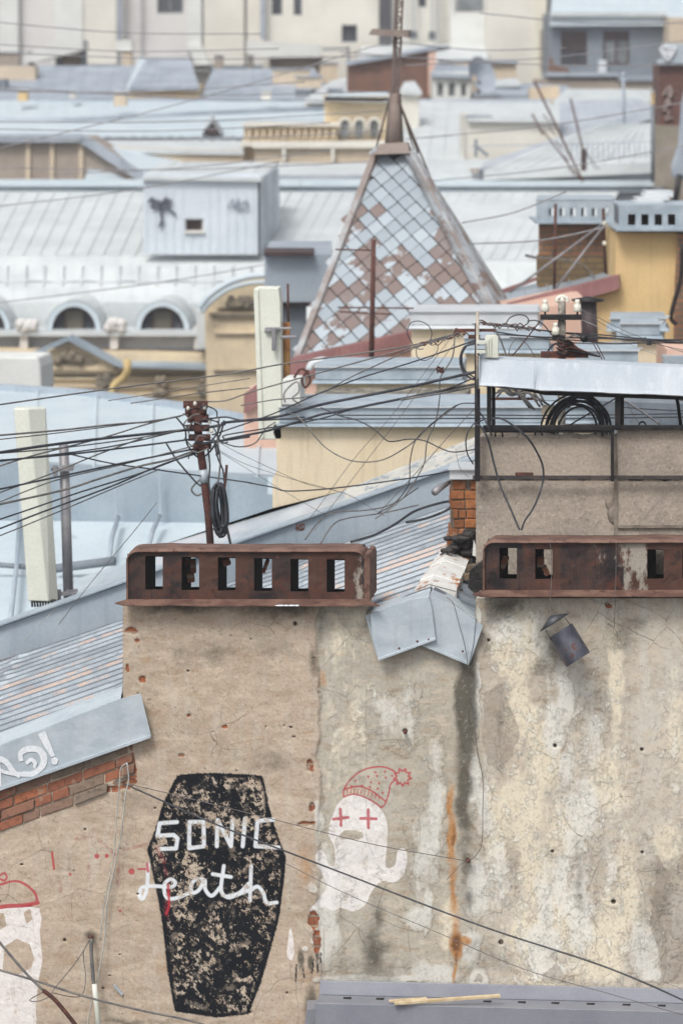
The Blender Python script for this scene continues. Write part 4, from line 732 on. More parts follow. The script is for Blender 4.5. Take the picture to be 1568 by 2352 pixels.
# ---------------------------------------------------------------- overhead cables (left edge -> rusty pole -> black frame)
GC = 'cables strung over the roofs'
c7 = lambda L, Y0=21.5, Y2=None: [(x*.3662, 746.4+y*.3662, Y0+((Y2 if Y2 else Y1)-Y0)*min(max(x, 0)/1250, 1)) for x, y in L]
c8 = lambda L, Y0=None, Y2=21.9: [(516.7+x*.3662, 746.4+y*.3662, (Y0 or Y1)+(Y2-(Y0 or Y1))*min(max(x, 0)/1500, 1)) for x, y in L]
cr = lambda L, Y: [(993.9+x*.3662, 631.6+y*.3662, Y) for x, y in L]
CB = [
 ('uppermost dark cable, from beyond the white panel antenna to the rusty crossarm', c7([(-80,515),(0,500),(700,400),(1410,310)], 21.5)+c8([(360,245),(800,185),(1180,125),(1440,55)]), .010, 'greycable'),
 ('cable with a twisted stretch reaching the pole head', c7([(-80,700),(0,692),(400,658),(700,625),(950,605),(1130,572)]), .012, 'greycable'),
 ('thin cable just under the twisted one at the pole head', c7([(-80,730),(0,718),(300,685),(700,635),(1130,575)]), .007, 'greycable'),
 ('thickest black cable passing behind the pole clamps to the frame', c7([(-80,812),(0,800),(300,755),(650,712),(1200,655),(1400,625)])+c8([(0,612),(330,575),(600,500),(1100,400),(1568,295)]), .018, 'rubber'),
 ('second cable below the thick black one', c7([(-80,815),(0,805),(380,772),(860,710),(1230,640)]), .009, 'greycable'),
 ('cable crossing the antenna just above its bracket', c7([(-80,858),(0,850),(430,812),(800,768),(1240,712)]), .012, 'rubber'),
 ('cable ending among the upper jumper wires', c7([(-80,862),(0,855),(300,818),(700,762),(1110,668),(1240,640)]), .009, 'rubber'),
 ('cable rising steadily from low behind the antenna to the pole head', c7([(-80,912),(0,885),(200,822),(500,745),(700,692),(930,620),(1150,565)]), .010, 'greycable'),
 ('cable running downhill past the pole toward the yellow wall', c7([(440,810),(700,868),(1000,910),(1300,952),(1560,988)])+c8([(150,990),(300,1018),(400,1042),(700,1022),(1150,962),(1400,920)]), .009, 'rubber'),
 ('cable crossing the antenna at its middle', c7([(-80,1045),(0,1030),(400,945),(800,860),(1230,775)]), .012, 'rubber'),
 ('cable climbing steeply to the knot of wires left of the pole', c7([(-80,1095),(0,1052),(300,942),(600,818),(900,706)]), .009, 'greycable'),
 ('thin cable rising beside the steep one', c7([(-80,1135),(0,1110),(350,975),(800,868),(1230,755)]), .008, 'greycable'),
 ('brown twisted cable bundle ending at the lowest clamp', c7([(-80,1140),(0,1125),(400,1035),(600,972),(780,915),(900,880),(1060,845),(1230,785)]), .014, 'greycable'),
 ('low cable crossing the grey antenna pole', c7([(-80,1245),(130,1176),(500,1050),(880,930),(1240,795)]), .010, 'rubber'),
 ('lowest cable of the bundle on the antenna side', c7([(-80,1305),(0,1278),(250,1180),(700,1012),(1000,882),(1250,800)]), .011, 'rubber'),
 ('thin cable just above the lowest one', c7([(-80,1350),(0,1322),(300,1200),(720,1022),(1000,905)]), .008, 'greycable'),
 ('thin wire crossing the ochre facade to the pole', c7([(680,475),(1000,425),(1568,335)], 23), .006, 'greycable'),
 ('wire above the pole head toward the short bracket', c7([(820,492),(1200,435),(1500,400),(1568,395)], 23), .008, 'greycable'),
 ('thick cable leaving the lower clamps for the black frame', c7([(1250,745),(1568,700)])+c8([(0,720),(130,692),(300,655),(590,565),(700,545),(1110,462),(1568,370)]), .015, 'rubber'),
 ('cable crossing its neighbours between pole and frame', c7([(1240,760),(1400,720)])+c8([(0,692),(250,650),(590,590),(900,500),(1300,430),(1568,330)]), .009, 'rubber'),
 ('straight cable running level in front of the pale blue cap', c8([(330,592),(800,590),(1568,586)], None, 23)+[(1300,961,23.6),(1640,957,24)], .009, 'rubber'),
 ('upper of the two level cables on the pale blue cap', c8([(700,566),(1100,566),(1568,565)], 23, 23)+[(1300,954,23.6),(1640,949,24)], .008, 'rubber'),
 ('cable rising from the white antenna to the rusty crossarm', c8([(-180,480),(0,475),(190,412),(700,270),(1190,135),(1420,75)]), .009, 'greycable'),
 ('cable fanning out to the upper insulators', c8([(100,505),(300,470),(560,440),(820,312),(1200,140),(1430,60)]), .008, 'greycable'),
 ('dark cable fanning straight up to the frame mast', c8([(-80,690),(290,562),(560,442),(850,332),(1200,225),(1568,95)]), .009, 'rubber'),
 ('long sagging loop of cable before the yellow wall', c8([(380,548),(440,565),(500,620),(620,760),(750,838),(870,860),(1000,842),(1130,770),(1200,715),(1300,620),(1460,500)], 23.2, 22.2), .008, 'greycable'),
 ('kinked cable drooping along the middle of the yellow wall', c8([(600,518),(720,570),(820,595),(930,650),(1010,722),(1060,730),(1150,716),(1250,726),(1340,768),(1430,797),(1568,780)], 23, 22), .008, 'rubber'),
 ('long cable hanging from the crossarm hook to the corrugated roof', c8([(1440,50),(1425,200),(1350,330),(1345,450),(1320,600),(1265,740),(1250,860),(1200,960),(1120,1080),(1000,1176),(940,1215)], 22, 22.4), .008, 'greycable'),
 ('cable falling from the frame through the loops', c8([(1568,490),(1460,500),(1330,590),(1200,715),(1160,850),(1150,1000),(1060,1120),(960,1180)], 22, 22.2), .007, 'rubber'),
 ('thin rusty wire slanting down the yellow wall', c8([(1400,100),(1050,560),(800,850),(560,1176),(450,1300)], 22.5, 22.5), .0035, 'wire'),
 ('second thin wire slanting down beside it', c8([(1440,110),(1120,545),(880,860),(640,1176),(560,1290)], 22.5, 22.5), .0035, 'wire'),
 ('brown wire pair falling to the corrugated sheets', c8([(1568,520),(1400,700),(1240,880),(1000,1140),(960,1176)], 22.2, 22.2), .0045, 'wire'),
 ('thin wire crossing the slate blue band to the coping', c8([(-100,700),(60,790),(300,905),(520,1000),(760,1060),(960,1176),(1000,1200)], 23.5, 23.5), .0035, 'wire'),
 ('hairline wire below it over the yellow corner', c8([(-100,750),(100,860),(300,930),(450,975),(700,1040)], 23.5, 23.5), .0035, 'wire'),
 ('hairline wire falling steepest from the pole', c8([(-60,780),(200,940),(400,1060),(600,1176),(640,1200)], 23.5, 23.5), .003, 'wire'),
 ('cable lying over the grey parapet toward the broken pipe', [(700,1240,23.6),(735,1195,23.6),(770,1176,23.6),(840,1172,23.4),(900,1158,23.2),(960,1120,22.8)], .009, 'greycable'),
 ('second cable curling up over the parapet', [(735,1250,23.5),(765,1205,23.5),(800,1190,23.4),(880,1178,23.3),(960,1160,23)], .009, 'greycable'),
 ('black cable lying in a bow on the corrugated sheets', [(805,1245,22.6),(860,1228,22.5),(905,1205,22.4),(950,1175,22.3),(1000,1158,22.2),(1035,1152,22.1),(1028,1170,22.1),(980,1190,22.2),(932,1200,22.3)], .016, 'rubber'),
 ('thin wire lying over the grey antenna corner', [(360,1155,23),(300,1230,23),(200,1350,22.8),(135,1435,22.6)], .005, 'greycable'),
 ('fine white wire slanting across the corrugated roof', [(130,1395,22.6),(60,1470,21.9),(0,1545,21.3)], .003, 'palecable'),
 ('thick cable arriving under the hood from the yellow wall', c8([(1100,470),(1400,420),(1568,385)], 22.6, 22)+[(1140,878,22),(1200,895,22.4),(1260,930,22.6)], .013, 'greycable'),
]
ra = lambda L, Y=23.3: cr(L, Y)
CB += [
 ('upper cable running from the mast along the cross arms to the image edge', ra([(300,300),(480,315),(640,340),(800,360),(1050,375),(1300,398),(1568,415),(1660,420)]), .009, 'rubber'),
 ('cable below it sagging across the yellow chimneys', ra([(310,310),(480,325),(700,350),(1000,385),(1300,405),(1568,405),(1660,408)]), .009, 'rubber'),
 ('cable from the rusty joint passing the dark flue', ra([(380,355),(540,378),(700,390),(950,395),(1250,405),(1568,425),(1660,430)]), .010, 'rubber'),
 ('level cable through the small black insulator', ra([(380,372),(600,385),(760,405),(870,408),(1100,428),(1350,425),(1568,428),(1660,430)]), .008, 'rubber'),
 ('lowest level cable above the pale hood', ra([(480,392),(700,402),(860,425),(1150,432),(1380,425),(1660,432)]), .008, 'greycable'),
 ('steel wire slanting from the near insulator to the bottom knot', ra([(905,200),(1050,275),(1200,350),(1380,420),(1568,485),(1660,515)]), .004, 'wire'),
 ('steel wire slanting from the far insulator to the knot', ra([(925,215),(1100,330),(1300,410),(1568,470),(1660,490)]), .004, 'wire'),
 ('pale steel wire from the cross arm to the chimney caps', ra([(860,260),(1000,310),(1200,420),(1400,500),(1568,560),(1660,590)]), .004, 'palecable'),
 ('brown wire stretched from the cross arm end behind the hood', ra([(670,290),(600,380),(520,480),(470,530)]), .009, 'rustpole'),
 ('brown wire falling behind the hood past the flue', ra([(930,290),(970,370),(1020,460),(1060,530)]), .006, 'rustpole'),
 ('twin brown wire falling behind the hood', ra([(940,285),(990,370),(1040,460),(1075,530)]), .006, 'rustpole'),
 ('cable arch leaping from the cross arm insulator', ra([(590,290),(640,285),(690,310),(740,370),(770,400)]), .008, 'rubber'),
 ('round loop of cable left of the white socket', ra([(455,310),(480,270),(530,250),(580,258),(600,290),(570,320),(530,340)]), .008, 'rubber'),
 ('cable bow springing up behind the small white antenna', ra([(385,330),(420,400),(450,480),(470,530)]), .011, 'greycable'),
 ('slack wire curve behind the blue grey cap', ra([(640,520),(600,450),(560,410),(520,400),(480,460),(475,530)]), .006, 'greycable'),
 ('thick black cable bending down behind the hood at the pole', ra([(710,530),(720,480),(750,440),(790,425)]), .014, 'rubber'),
 ('open ring of cable left of the frame mast', ra([(262,430),(200,450),(172,510),(175,570),(200,620),(240,650),(265,658)]), .014, 'rubber'),
 ('inner ring of cable left of the frame mast', ra([(262,420),(215,440),(182,500),(185,560),(205,605),(262,645)]), .010, 'rubber'),
 ('circular wire loop hanging over the red parapet', [(948,792,22.4),(935,765,22.4),(943,742,22.4),(965,738,22.4),(985,750,22.4),(991,770,22.4),(980,790,22.4),(955,796,22.4)], .006, 'rubber'),
 ('smaller wire loop under the circular one', [(955,800,22.4),(958,820,22.4),(975,828,22.4),(998,815,22.4),(1005,795,22.4),(990,780,22.4),(978,790,22.4)], .006, 'greycable'),
 ('grey conduit slanting under the hood behind the coil', ra([(1020,880),(940,940),(880,960),(860,940),(1150,770)][2:] , 22.2), .010, 'rubber'),
 ('pale tube slanting down behind the second black post', ra([(1190,780),(1300,850),(1420,935)], 22.6), .014, 'greypole'),
 ('cable under the hood with a knotted joint', ra([(1200,715),(1330,745),(1450,765),(1568,785),(1660,800)], 22.8), .012, 'greycable'),
 ('thin rusty wire under the hood', ra([(1195,765),(1240,850),(1290,930)], 22.6), .004, 'wire'),
 ('level wire under the hood', ra([(1190,830),(1400,845),(1660,855)], 22.6), .007, 'rubber'),
 ('black cable drooping over the concrete and back to the cap', [(1129,963,21.0),(1145,960,20.95),(1170,972,20.9),(1210,1005,20.9),(1236,1046,20.95),(1247,1080,20.98),(1243,1118,20.95),(1225,1165,20.8),(1205,1195,20.6),(1197,1216,20.3)], .012, 'rubber'),
 ('black cable falling straighter down the concrete', [(1092,975,21.0),(1104,980,20.95),(1120,1010,20.95),(1135,1070,21.0),(1150,1120,20.95),(1170,1165,20.8),(1187,1205,20.5),(1192,1216,20.3)], .012, 'rubber'),
 ('cable looping out beside the frame post above the pier', [(1110,964,21.0),(1085,976,20.9),(1070,1005,20.9),(1072,1040,20.95),(1086,1066,21.0)], .008, 'rubber'),
 ('cable tied to the corner post of the frame', [(1096,870,20.95),(1093,920,20.95),(1100,945,20.95),(1112,962,20.95),(1120,980,20.9),(1128,1000,20.95)], .009, 'rubber'),
 ('thin wire drawn over the pale concrete', [(1568,1100,21.0),(1500,1165,20.9),(1455,1220,20.5)], .0025, 'wire'),
 ('thin wire springing from the pier cap', [(1046,1030,21.6),(1050,1055,21.5),(1056,1075,21.45),(1075,1096,21.4)], .003, 'wire'),
]
for lab, pts, r, m in CB: wirething('cable', lab, 'cable', pts, r, m, GC, 6)
# knots, clips and joints on the cables
for i, (u, v, Y, lab) in enumerate([(1046,763,21.9,'rusty clip on the crossarm end'),(1350,775+2,23.3,'tangled wire knot in the mid span'),(1486,784,23.3,'tangled wire knot over the blue caps'),(1487,907,22.8,'wire knot under the hood'),(1010,850,22.3,'iron hook dangling among the wires'),(690,1202+8,23.4,'rust clamp near the parapet')]):
    rnd = random.Random(i); g = MB()
    for _ in range(5): g.tube(spline([P(u+rnd.uniform(-10, 10), v+rnd.uniform(-9, 9), Y) for _ in range(4)], 5), .006, 5)
    g.build('wire_knot', MT['rubber'] if i in (1, 2, 3) else MT['rustpole'], None, lab, 'wire knot')
rnd = random.Random(44)
ta = root('wire_tangle', P(1180, 780, 21.6), 'rusty tangle of joints and clips right of the frame mast', 'wire tangle')
for i in range(10):
    u = 1100+i*14+rnd.uniform(-4, 4); v = 742+i*1.2; g = MB(); g.tube(spline([P(u-16, v+rnd.uniform(-6, 6), 21.3), P(u-6, v+rnd.uniform(-8, 8), 21.3), P(u+4, v+rnd.uniform(-5, 8), 21.35), P(u+14, v+rnd.uniform(-4, 14), 21.3)], 5), .005, 5); g.ball(P(u, v, 21.3), .012, n=6); g.build('clip', MT['rustpole' if i % 2 else 'greycable'], ta)
ta = root('wire_tangle', P(1020, 780, 21.8), 'rusty tangle of joints and clips left of the frame mast', 'wire tangle')
for i in range(8):
    u = 960+i*15; v = 796-i*4; g = MB(); g.tube(spline([P(u-10, v+rnd.uniform(-6, 6), 21.8), P(u, v+rnd.uniform(-9, 9), 21.8), P(u+12, v+rnd.uniform(-8, 8), 21.8)], 5), .0045, 5); g.ball(P(u, v, 21.8), .011, n=6); g.build('clip', MT['rustpole' if i % 2 else 'greycable'], ta)
ta = root('wire_tangle', P(1190, 910, 22.4), 'brown clamps and cable ends seen under the pale hood', 'wire tangle')
g = MB(); g.box(1175, 1226, 888, 896, 22.4, .04, 0); g.box(1190, 1206, 896, 916, 22.4, .06, 0); g.box(1120, 1228, 914, 919, 22.45, .04, 0); g.build('bracket', MT['rustpole'], ta)
for i in range(7):
    g = MB(); g.tube(spline([P(1130+i*6, 880+rnd.uniform(0, 30), 22.3), P(1150+i*8, 890+rnd.uniform(-8, 20), 22.3), P(1180+i*8, 900+rnd.uniform(-10, 10), 22.3), P(1215+i*6, 930+rnd.uniform(-10, 16), 22.3)], 5), .010, 5); g.build('cable_end', MT['greycable'], ta)
for i, (a, b, r) in enumerate([((1135,886),(1178,905),.013),((1140,912),(1180,888),.012)]): wirething('cable', ['fat cable stub crossing under the hood','second fat cable stub under the hood'][i], 'cable', [(*a,22.2),((a[0]+b[0])/2,(a[1]+b[1])/2-8,22.2),(*b,22.2)], r, 'greycable', GC)
# coil of black cable under the canopy
cc = root('cable_coil', P(1325, 1000, 22.0), 'large round coil of black cable hanging under the pale hood', 'cable coil'); rnd = random.Random(6)
for i in range(12):
    cx = 1324+rnd.uniform(-7, 9); cy = 984+rnd.uniform(-4, 5); rx = 50+i*2.4; ry = 54+i*2.3; yy = 21.75+rnd.uniform(-.1, .25); tl = rnd.uniform(-.35, .0)
    pts = [P(cx+rx*math.cos(a)*1.0+ry*math.sin(a)*tl*-.4, cy-ry*math.sin(a), yy+.05*math.cos(3*a)) for a in [2*math.pi*k/36 for k in range(37)]]
    MB().tube(pts, .0088, 8).build('cable_turn', MT['rubber'], cc)
g = MB(); g.tube(spline([P(1302, 893, 21.8), P(1310, 905, 21.65), P(1312, 925, 21.6), P(1306, 935, 21.7)], 5), .007); g.build('tie', MT['rubber'], cc)
for i, (u, lab) in enumerate([(1145,'rebar loop nearest the mast on the concrete edge'),(1236+0,'rebar loop below the coil on the concrete edge'),(1374,'rebar loop by the second post'),(1474,'rebar loop on the higher concrete panel')]):
    v = 1008 if i < 3 else 990; g = MB(); g.tube(spline([P(u-9, v, 21.3), P(u-7, v-16, 21.3), P(u, v-21, 21.3), P(u+7, v-16, 21.3), P(u+9, v, 21.3)], 5), .007); g.build('rebar_loop', MT['steel'], None, lab, 'rebar loop', 'rebar loops on the concrete edge')

# ---------------------------------------------------------------- poles and antennas
Y3 = 23.2
ip = root('insulator_pole', P(1290, 1010, Y3), 'weathered wooden pole with white porcelain insulators on an iron cross arm', 'utility pole')
MT['polewood'] = mat('scabbed_grey_pole', S(150,146,136), S(98,92,86), 22, .9, 0, 120, .5, .003, rust=.08, rustc=S(58,50,46), rs=20)
g = MB(); g.cyl(P(1289.5, 694, Y3), P(1288, 1200, Y3), .034, .036, 12); g.build('shaft', MT['polewood'], ip)
g = MB(); g.tube(spline([P(1278,694,Y3), P(1280,685,Y3), P(1290,681,Y3), P(1300,685,Y3), P(1302,694,Y3)], 5), .018, 8); g.cyl(P(1290,683,Y3), P(1290,697,Y3), .02, .018, 10); g.build('cap', MT['porcelain'], ip)
g = MB(); g.box(1240, 1335, 723, 735, Y3-.08, .05, 0); g.build('crossarm', MT['steel'], ip, bevel=.004)
for u, v in [(1251, 702), (1325, 702), (1275, 755)]:
    g = MB(); g.tube([P(u, v-14, Y3-.06), P(u, v-7, Y3-.06), P(u, v-5, Y3-.06), P(u, v-2, Y3-.06), P(u, v+12, Y3-.06), P(u, v+14, Y3-.06)], .02, 14, rr=[.020,.023,.018,.032,.036,.027]); i_ = g.build('insulator', MT['porcelain'], ip)
    g = MB(); g.cyl(P(u, v+13, Y3-.06), P(u, v+24, Y3-.06), .008, n=8); g.build('pin', MT['steel'], i_)
g = MB(); g.box(1268, 1296, 771, 780, Y3-.07, .06, 0); g.build('bracket', MT['steel'], ip)
rnd = random.Random(12)
for i in range(9):
    g = MB(); g.tube(spline([P(1276+rnd.uniform(0, 10), 775+i*4, Y3-.1), P(1290+rnd.uniform(-4, 8), 782+i*4, Y3-.14), P(1306+rnd.uniform(-4, 10), 786+i*2.5, Y3-.1), P(1320+i*7, 800+i*2.4, Y3-.05)], 5), .008, 6); g.build('wire_end', MT['rustpole'] if i % 2 else MT['steel'], ip)
g = MB(); g.cyl(P(1337, 775, Y3-.12), P(1341, 779, Y3-.16), .03, .03, 12); g.build('spool', MT['steel'], ip); g = MB(); g.tube(spline([P(1300,776,Y3), P(1318,770,Y3), P(1334,776,Y3-.1)], 5), .009); g.build('spool_wire', MT['greycable'], ip)
g = MB(); g.box(1242, 1350, 808, 822, Y3-.05, .05, 0); g.build('lower_crossarm', MT['rustpole'], ip)
aw = root('small_antenna', P(1122, 822, 21.1), 'small white wireless antenna clamped to the rusty frame mast', 'antenna')
g = MB(); g.prism([(1113,822),(1113,774),(1117,771),(1137,770),(1143.5,776),(1143.5,822)], 21.0, .08, .1); g.box(1119.5, 1122, 778, 820, 20.985, .03, 0); g.box(1126, 1128, 776, 820, 20.985, .03, 0); g.build('housing', MT['whiteplastic'], aw, bevel=.004)
for v in (786, 797, 807): g = MB(); g.box(1094, 1114, v-3, v+4, 20.96, .05, 0); g.build('clamp', MT['whiteplastic'] if v != 797 else MT['gal'], aw)
def panel(name_label, top, bot, fl, fr, Y, mid, rootpt):
    t = root('panel_antenna', rootpt, name_label, 'antenna'); g = MB()
    (tl, tm, tr_, tv), (bl, bm, br, bv) = top, bot
    dy = Vector((0, .16, 0)); a = [P(tl, tv, Y), P(tm, tv, Y-.03), P(tr_, tv-1, Y+.1), P(tl+6, tv-4, Y+.25)]; b = [P(bl, bv, Y), P(bm, bv+2, Y-.03), P(br, bv-2, Y+.1), P(bl+6, bv-5, Y+.25)]
    a.insert(3, P(tr_-2, tv-4, Y+.25)); b.insert(3, P(br-2, bv-6, Y+.25)); n = 5
    g.add(b+a, [(4, 3, 2, 1, 0), (5, 6, 7, 8, 9)]+[(i, (i+1) % n, (i+1) % n+n, i+n) for i in range(n)])
    g.build('radome', MT['whiteplastic'], t, bevel=.012); return t
pa = panel('tall off-white panel antenna tilted beside a grey pole over the pale blue roof', (32, 65, 106, 938), (65, 112, 134, 1380), 0, 0, 25.6, 0, P(100, 1390, 25.6))
g = MB(); rnd = random.Random(1)
for i in range(9): g.cyl(P(73+i*6.5, 1376, 25.62), P(75+i*6.2, 1394, 25.62), .010, .010, 8)
g.box(72, 128, 1378, 1384, 25.66, .06, 0); g.build('connector', MT['steel'], pa)
g = MB(); g.cyl(P(147, 1022, 25.9), P(160, 1440, 25.9), .048, .052, 14); g.build('mounting_pole', MT['greypole'], pa)
for v, u in [(1078, 150), (1364, 158)]:
    g = MB(); g.box(u-32, u+18, v-3, v+4, 25.78, .05, 0); g.box(u-28, u-18, v-8, v+16, 25.76, .05, 0); g.box(u-6, u+20, v-9, v-2, 25.84, .05, 0); g.build('bracket', MT['greypole'], pa)
pb = root('panel_antenna', P(612, 950, 27), 'upright off-white panel antenna on a rusty pole before the shingled spire', 'antenna')
g = MB(); g.prism([(594,1010),(582,664),(590,660),(640,661),(644,700),(648,1010)], 27, .2, .1); g.prism([(600,1008),(589,664),(594,664),(606,1008)], 26.98, .03, 0); g.build('radome', MT['whiteplastic'], pb, bevel=.02)
g = MB(); g.cyl(P(658, 740, 27.2), P(659, 960, 27.2), .038, .038, 12); g.build('mounting_pole', mat('orange_rusted_pole', S(172,128,80), S(150,104,64), 9, .8, 0, 90, .3, .002, rust=.1, rustc=S(120,74,50), rs=12), pb)
g = MB(); g.box(608, 670, 752, 757, 26.95, .05, 0); g.box(607, 640, 756, 764, 26.95, .05, 0); g.box(624, 634, 752, 806, 26.9, .06, 0); g.box(644, 682, 771, 778, 26.95, .05, 0); g.build('bracket', MT['greypole'], pb, bevel=.01)
g = MB(); g.prism([(648,930),(648,874),(652,869),(690,870),(690,930)], 26.8, .3); g.build('equipment_box', MT['white'], None, 'white equipment box beside the upright panel antenna', 'equipment box', bevel=.01)
wirething('box_cable', 'pale looped wires in front of the white equipment box', 'wire', [(655,925,26.6),(652,905,26.6),(668,885,26.6),(684,878,26.6),(686,900,26.6),(672,915,26.6),(690,930,26.6)], .008, 'greycable')
wirething('box_cable', 'rusty curled wires by the foot of the antenna pole', 'wire', [(675,868,26.8),(690,848,26.8),(705,855,26.8),(712,875,26.8),(700,890,26.8),(694,870,26.8),(708,850,26.8)], .012, 'rustpole')
g = MB(); g.cyl(P(661, 652, 28), P(662, 740, 28), .012, n=8); g.build('rod_antenna', MT['rustpole'], None, 'thin dark rod rising before the blue shed by the spire', 'rod')
mt_ = root('wire_mast', P(852, 860, 33), 'thin brown aerial mast with cross rods standing before the spire', 'aerial')
g = MB(); g.cyl(P(858, 550, 33), P(852, 850, 33), .028, .035, 8); g.build('mast', MT['rustpole'], mt_)
for a, b in [((770,573),(858,575)),((775,706),(950,708)),((780,716),(900,722))]: MB().beam(P(*a, 33), P(*b, 33), .018).build('cross_rod', MT['rustpole'], mt_)
# ---------------------------------------------------------------- ground
g = MB(); g.add([(-400, -60, 0), (400, -60, 0), (400, 900, 0), (-400, 900, 0)], [(0, 1, 2, 3)]); g.build('ground', MT['ground'], kind='structure')
gv = lambda Y: VH+25*F/Y
def B(label, u, v, Y, name='house', cat='building', group=None): 
    p = P(u, v, Y); p.z = 0; return root(name, p, label, cat, group)
def wall(par, top, Y, depth, m, name='wall', holes=None, bot=None, sk=0, label=None):
    g = MB(); b = bot or gv(Y)
    if holes:                                   # rectangular facade with real recesses behind which panes stand
        (u0, v0), (u1, _) = top[0], top[-1]; low = max(h[3] for h in holes)+14
        g.plate(u0, u1, v0, low, Y, .25, holes); g.box(u0, u1, low, b, Y, .25, 0); g.box(u0, u1, v0-2, b, Y+.9, max(depth-.9, .4), 0)
    else: g.prism(list(top)+[(top[-1][0], b), (top[0][0], b)], Y, depth, sk)
    return g.build(name, MT[m] if isinstance(m, str) else m, par, label)
def window(par, u0, u1, v0, v1, Y, frame='white', pane='glass', bars=1, shutter=0):
    g = MB(); t = max(1.2, (u1-u0)*.07); g.plate(u0, u1, v0, v1, Y+.12, .06, [(u0+t, u1-t, v0+t, v1-t)])
    for i in range(bars): c = u0+(u1-u0)*(i+1)/(bars+1); g.box(c-t*.5, c+t*.5, v0+t, v1-t, Y+.12, .05, 0)
    f = g.build('window', MT[frame], par); MB().box(u0+t*.5, u1-t*.5, v0+t*.5, v1-t*.5, Y+.2, .03, 0).build('pane', MT[pane], f)
    if shutter: MB().box(u0+t, u1-t, v0+t, v0+(v1-v0)*shutter, Y+.14, .04, 0).build('blind', MT['darkwood'], f)
def roof(par, q, m, seams=0, t=.15, name='roof', sh=.05, label=None):   # q: near-left, near-right, far-right, far-left as (u,v,Y)
    p = [P(*x) for x in q]; g = MB(); g.slab(p, t)
    for i in range(1, seams):
        a = p[0].lerp(p[1], i/seams); b = p[3].lerp(p[2], i/seams); h_ = sh*.3; up = Vector((0, 0, h_/2)); g.beam(a+up, b+up, h_*.8, h_)
    return g.build(name, MT[m], par, label)
def bx(par, name, u0, u1, v0, v1, Y, d, m, sk=0, bevel=0):
    return MB().box(u0, u1, v0, v1, Y, d, sk).build(name, MT[m], par, bevel=bevel)
def chim(label, u0, u1, v0, v1, Y, m='cream', capm='captop', d=.7, group=None):
    t = root('chimney', P((u0+u1)/2, v1, Y), label, 'chimney', group); w_ = u1-u0
    bx(t, 'stack', u0, u1, v0, v1, Y, d, m); bx(t, 'cap', u0-w_*.08, u1+w_*.08, v0-3, v0, Y-.08, d+.16, capm)

# ---------------------------------------------------------------- yellow chimneys with blue-grey caps (nearest row of the middle distance)
def ychim(label, u0, u1, capt, capb, base, Y, d=.9, cu=None, wl='yellow', cm='capblue', nail=0, poly=None, lab2=None):
    t = root('plastered_chimney', P((u0+u1)/2, base, Y), label, 'chimney', 'blue-capped chimneys')
    if poly: MB().prism(poly, Y, d, .1).build('stack', MT[wl], t)
    else: bx(t, 'stack', u0+4, u1-4, capb, base, Y, d, wl, .1)
    c0, c1 = cu or (u0, u1); g = MB(); g.box(c0+2, c1-2, capt, capb-10 if capb-capt > 30 else capb-5, Y-.03, d+.06, .1)
    g.extr([P(c0-7, capb, Y-.10), P(c1+7, capb, Y-.10), P(c1+2, capb-9, Y-.02), P(c0-2, capb-9, Y-.02)], (0, .02, .004))
    g.box(c0-7, c1+7, capb-1.5, capb, Y-.11, d+.2, .1); c = g.build('vent_cap', MT[cm], t, bevel=.004)
    g = MB(); g.extr([P(c0-1, capt+1, Y-.06), P(c1+1, capt+1, Y-.06), P(c1+8, capt-6, Y+d), P(c0+4, capt-6, Y+d)], (0, 0, .01)); g.build('cap_sheet', MT['captop'], c)
    return t
t = ychim('large yellow chimney with long pale blue cap, left of the black frame', 640, 1246, 936, 981, 1330, 27, 1.0, poly=[(640,975),(1240,975),(1240,1400),(626,1400),(626,1100),(636,1080),(634,1010),(628,995),(629,975)])
for i, u in enumerate([700, 752, 815, 905, 960, 1140, 1230]): bx(t, 'raised_vent', u, u+(46 if i % 2 else 30), 929, 937, 27.3, .4, 'captop')
ychim('yellow chimney with ribbed blue cap in the second row', 722, 1062, 844, 882, 1080, 29, .9)
g = MB(); g.prism([(722,905),(1070,905),(1070,922),(700,926)], 28.2, .5); g.build('stone_band', mat('mossy_stone', S(150,144,130), S(96,92,84), 8, .9, 0, 50, .4, .01), None, 'weathered stone band under the ribbed blue cap', 'ledge')
ychim('wide yellow chimney with white blue cap under the spire', 940, 1236, 716, 756, 1000, 33, .9, cm='captop')
ychim('yellow chimney with small blue cap behind the white antenna', 1064, 1262, 776, 812, 1000, 30.5, .8)
ychim('yellow chimney with soot marked blue cap at the foot of the dark flue', 1318, 1466, 806, 870, 1030, 28.5, .8)
t = ychim('topmost twin blue caps by the ochre wall, the rear one', 1399, 1530, 732, 762, 1000, 33.5, .8)
ychim('front twin blue cap by the ochre wall, on a yellow stack', 1422, 1516, 744, 780, 1010, 31.5, .7)
ychim('grey capped chimney under the hood beside the coil, upper', 1240, 1378, 896, 930, 1050, 25.5, .6)
ychim('grey capped chimney under the hood beside the coil, lower', 1288, 1408, 934, 974, 1100, 25, .6)
ychim('yellow stub with folded blue cap framed by the second post', 1430, 1502, 898, 920, 1100, 26, .6)
t = B('low pink house wing with red parapet below the spire', 800, 850, 34)
wall(t, [(560,925),(690,862),(965,800),(1040,780),(1040,800)], 34, 1.5, 'pink')
g = MB(); g.prism([(560,950),(560,905),(672,822),(968,756),(968,796),(700,866)], 33.9, .25); g.build('parapet', MT['redmetal'], t)
g = MB(); g.tube([P(740+30*math.cos(a), 850-22*math.sin(a), 33.7) for a in [math.pi*k/10 for k in range(11)]], .05); g.build('dormer_arc', MT['captop'], t)
t = B('pale pink gable wall behind the insulator pole', 1250, 800, 35.5)
wall(t, [(1020,735),(1180,722),(1330,690),(1345,690)], 35.5, 2, 'pink')
t2 = B('pink and blue corner wall at the right edge under the ochre wall', 1540, 800, 30)
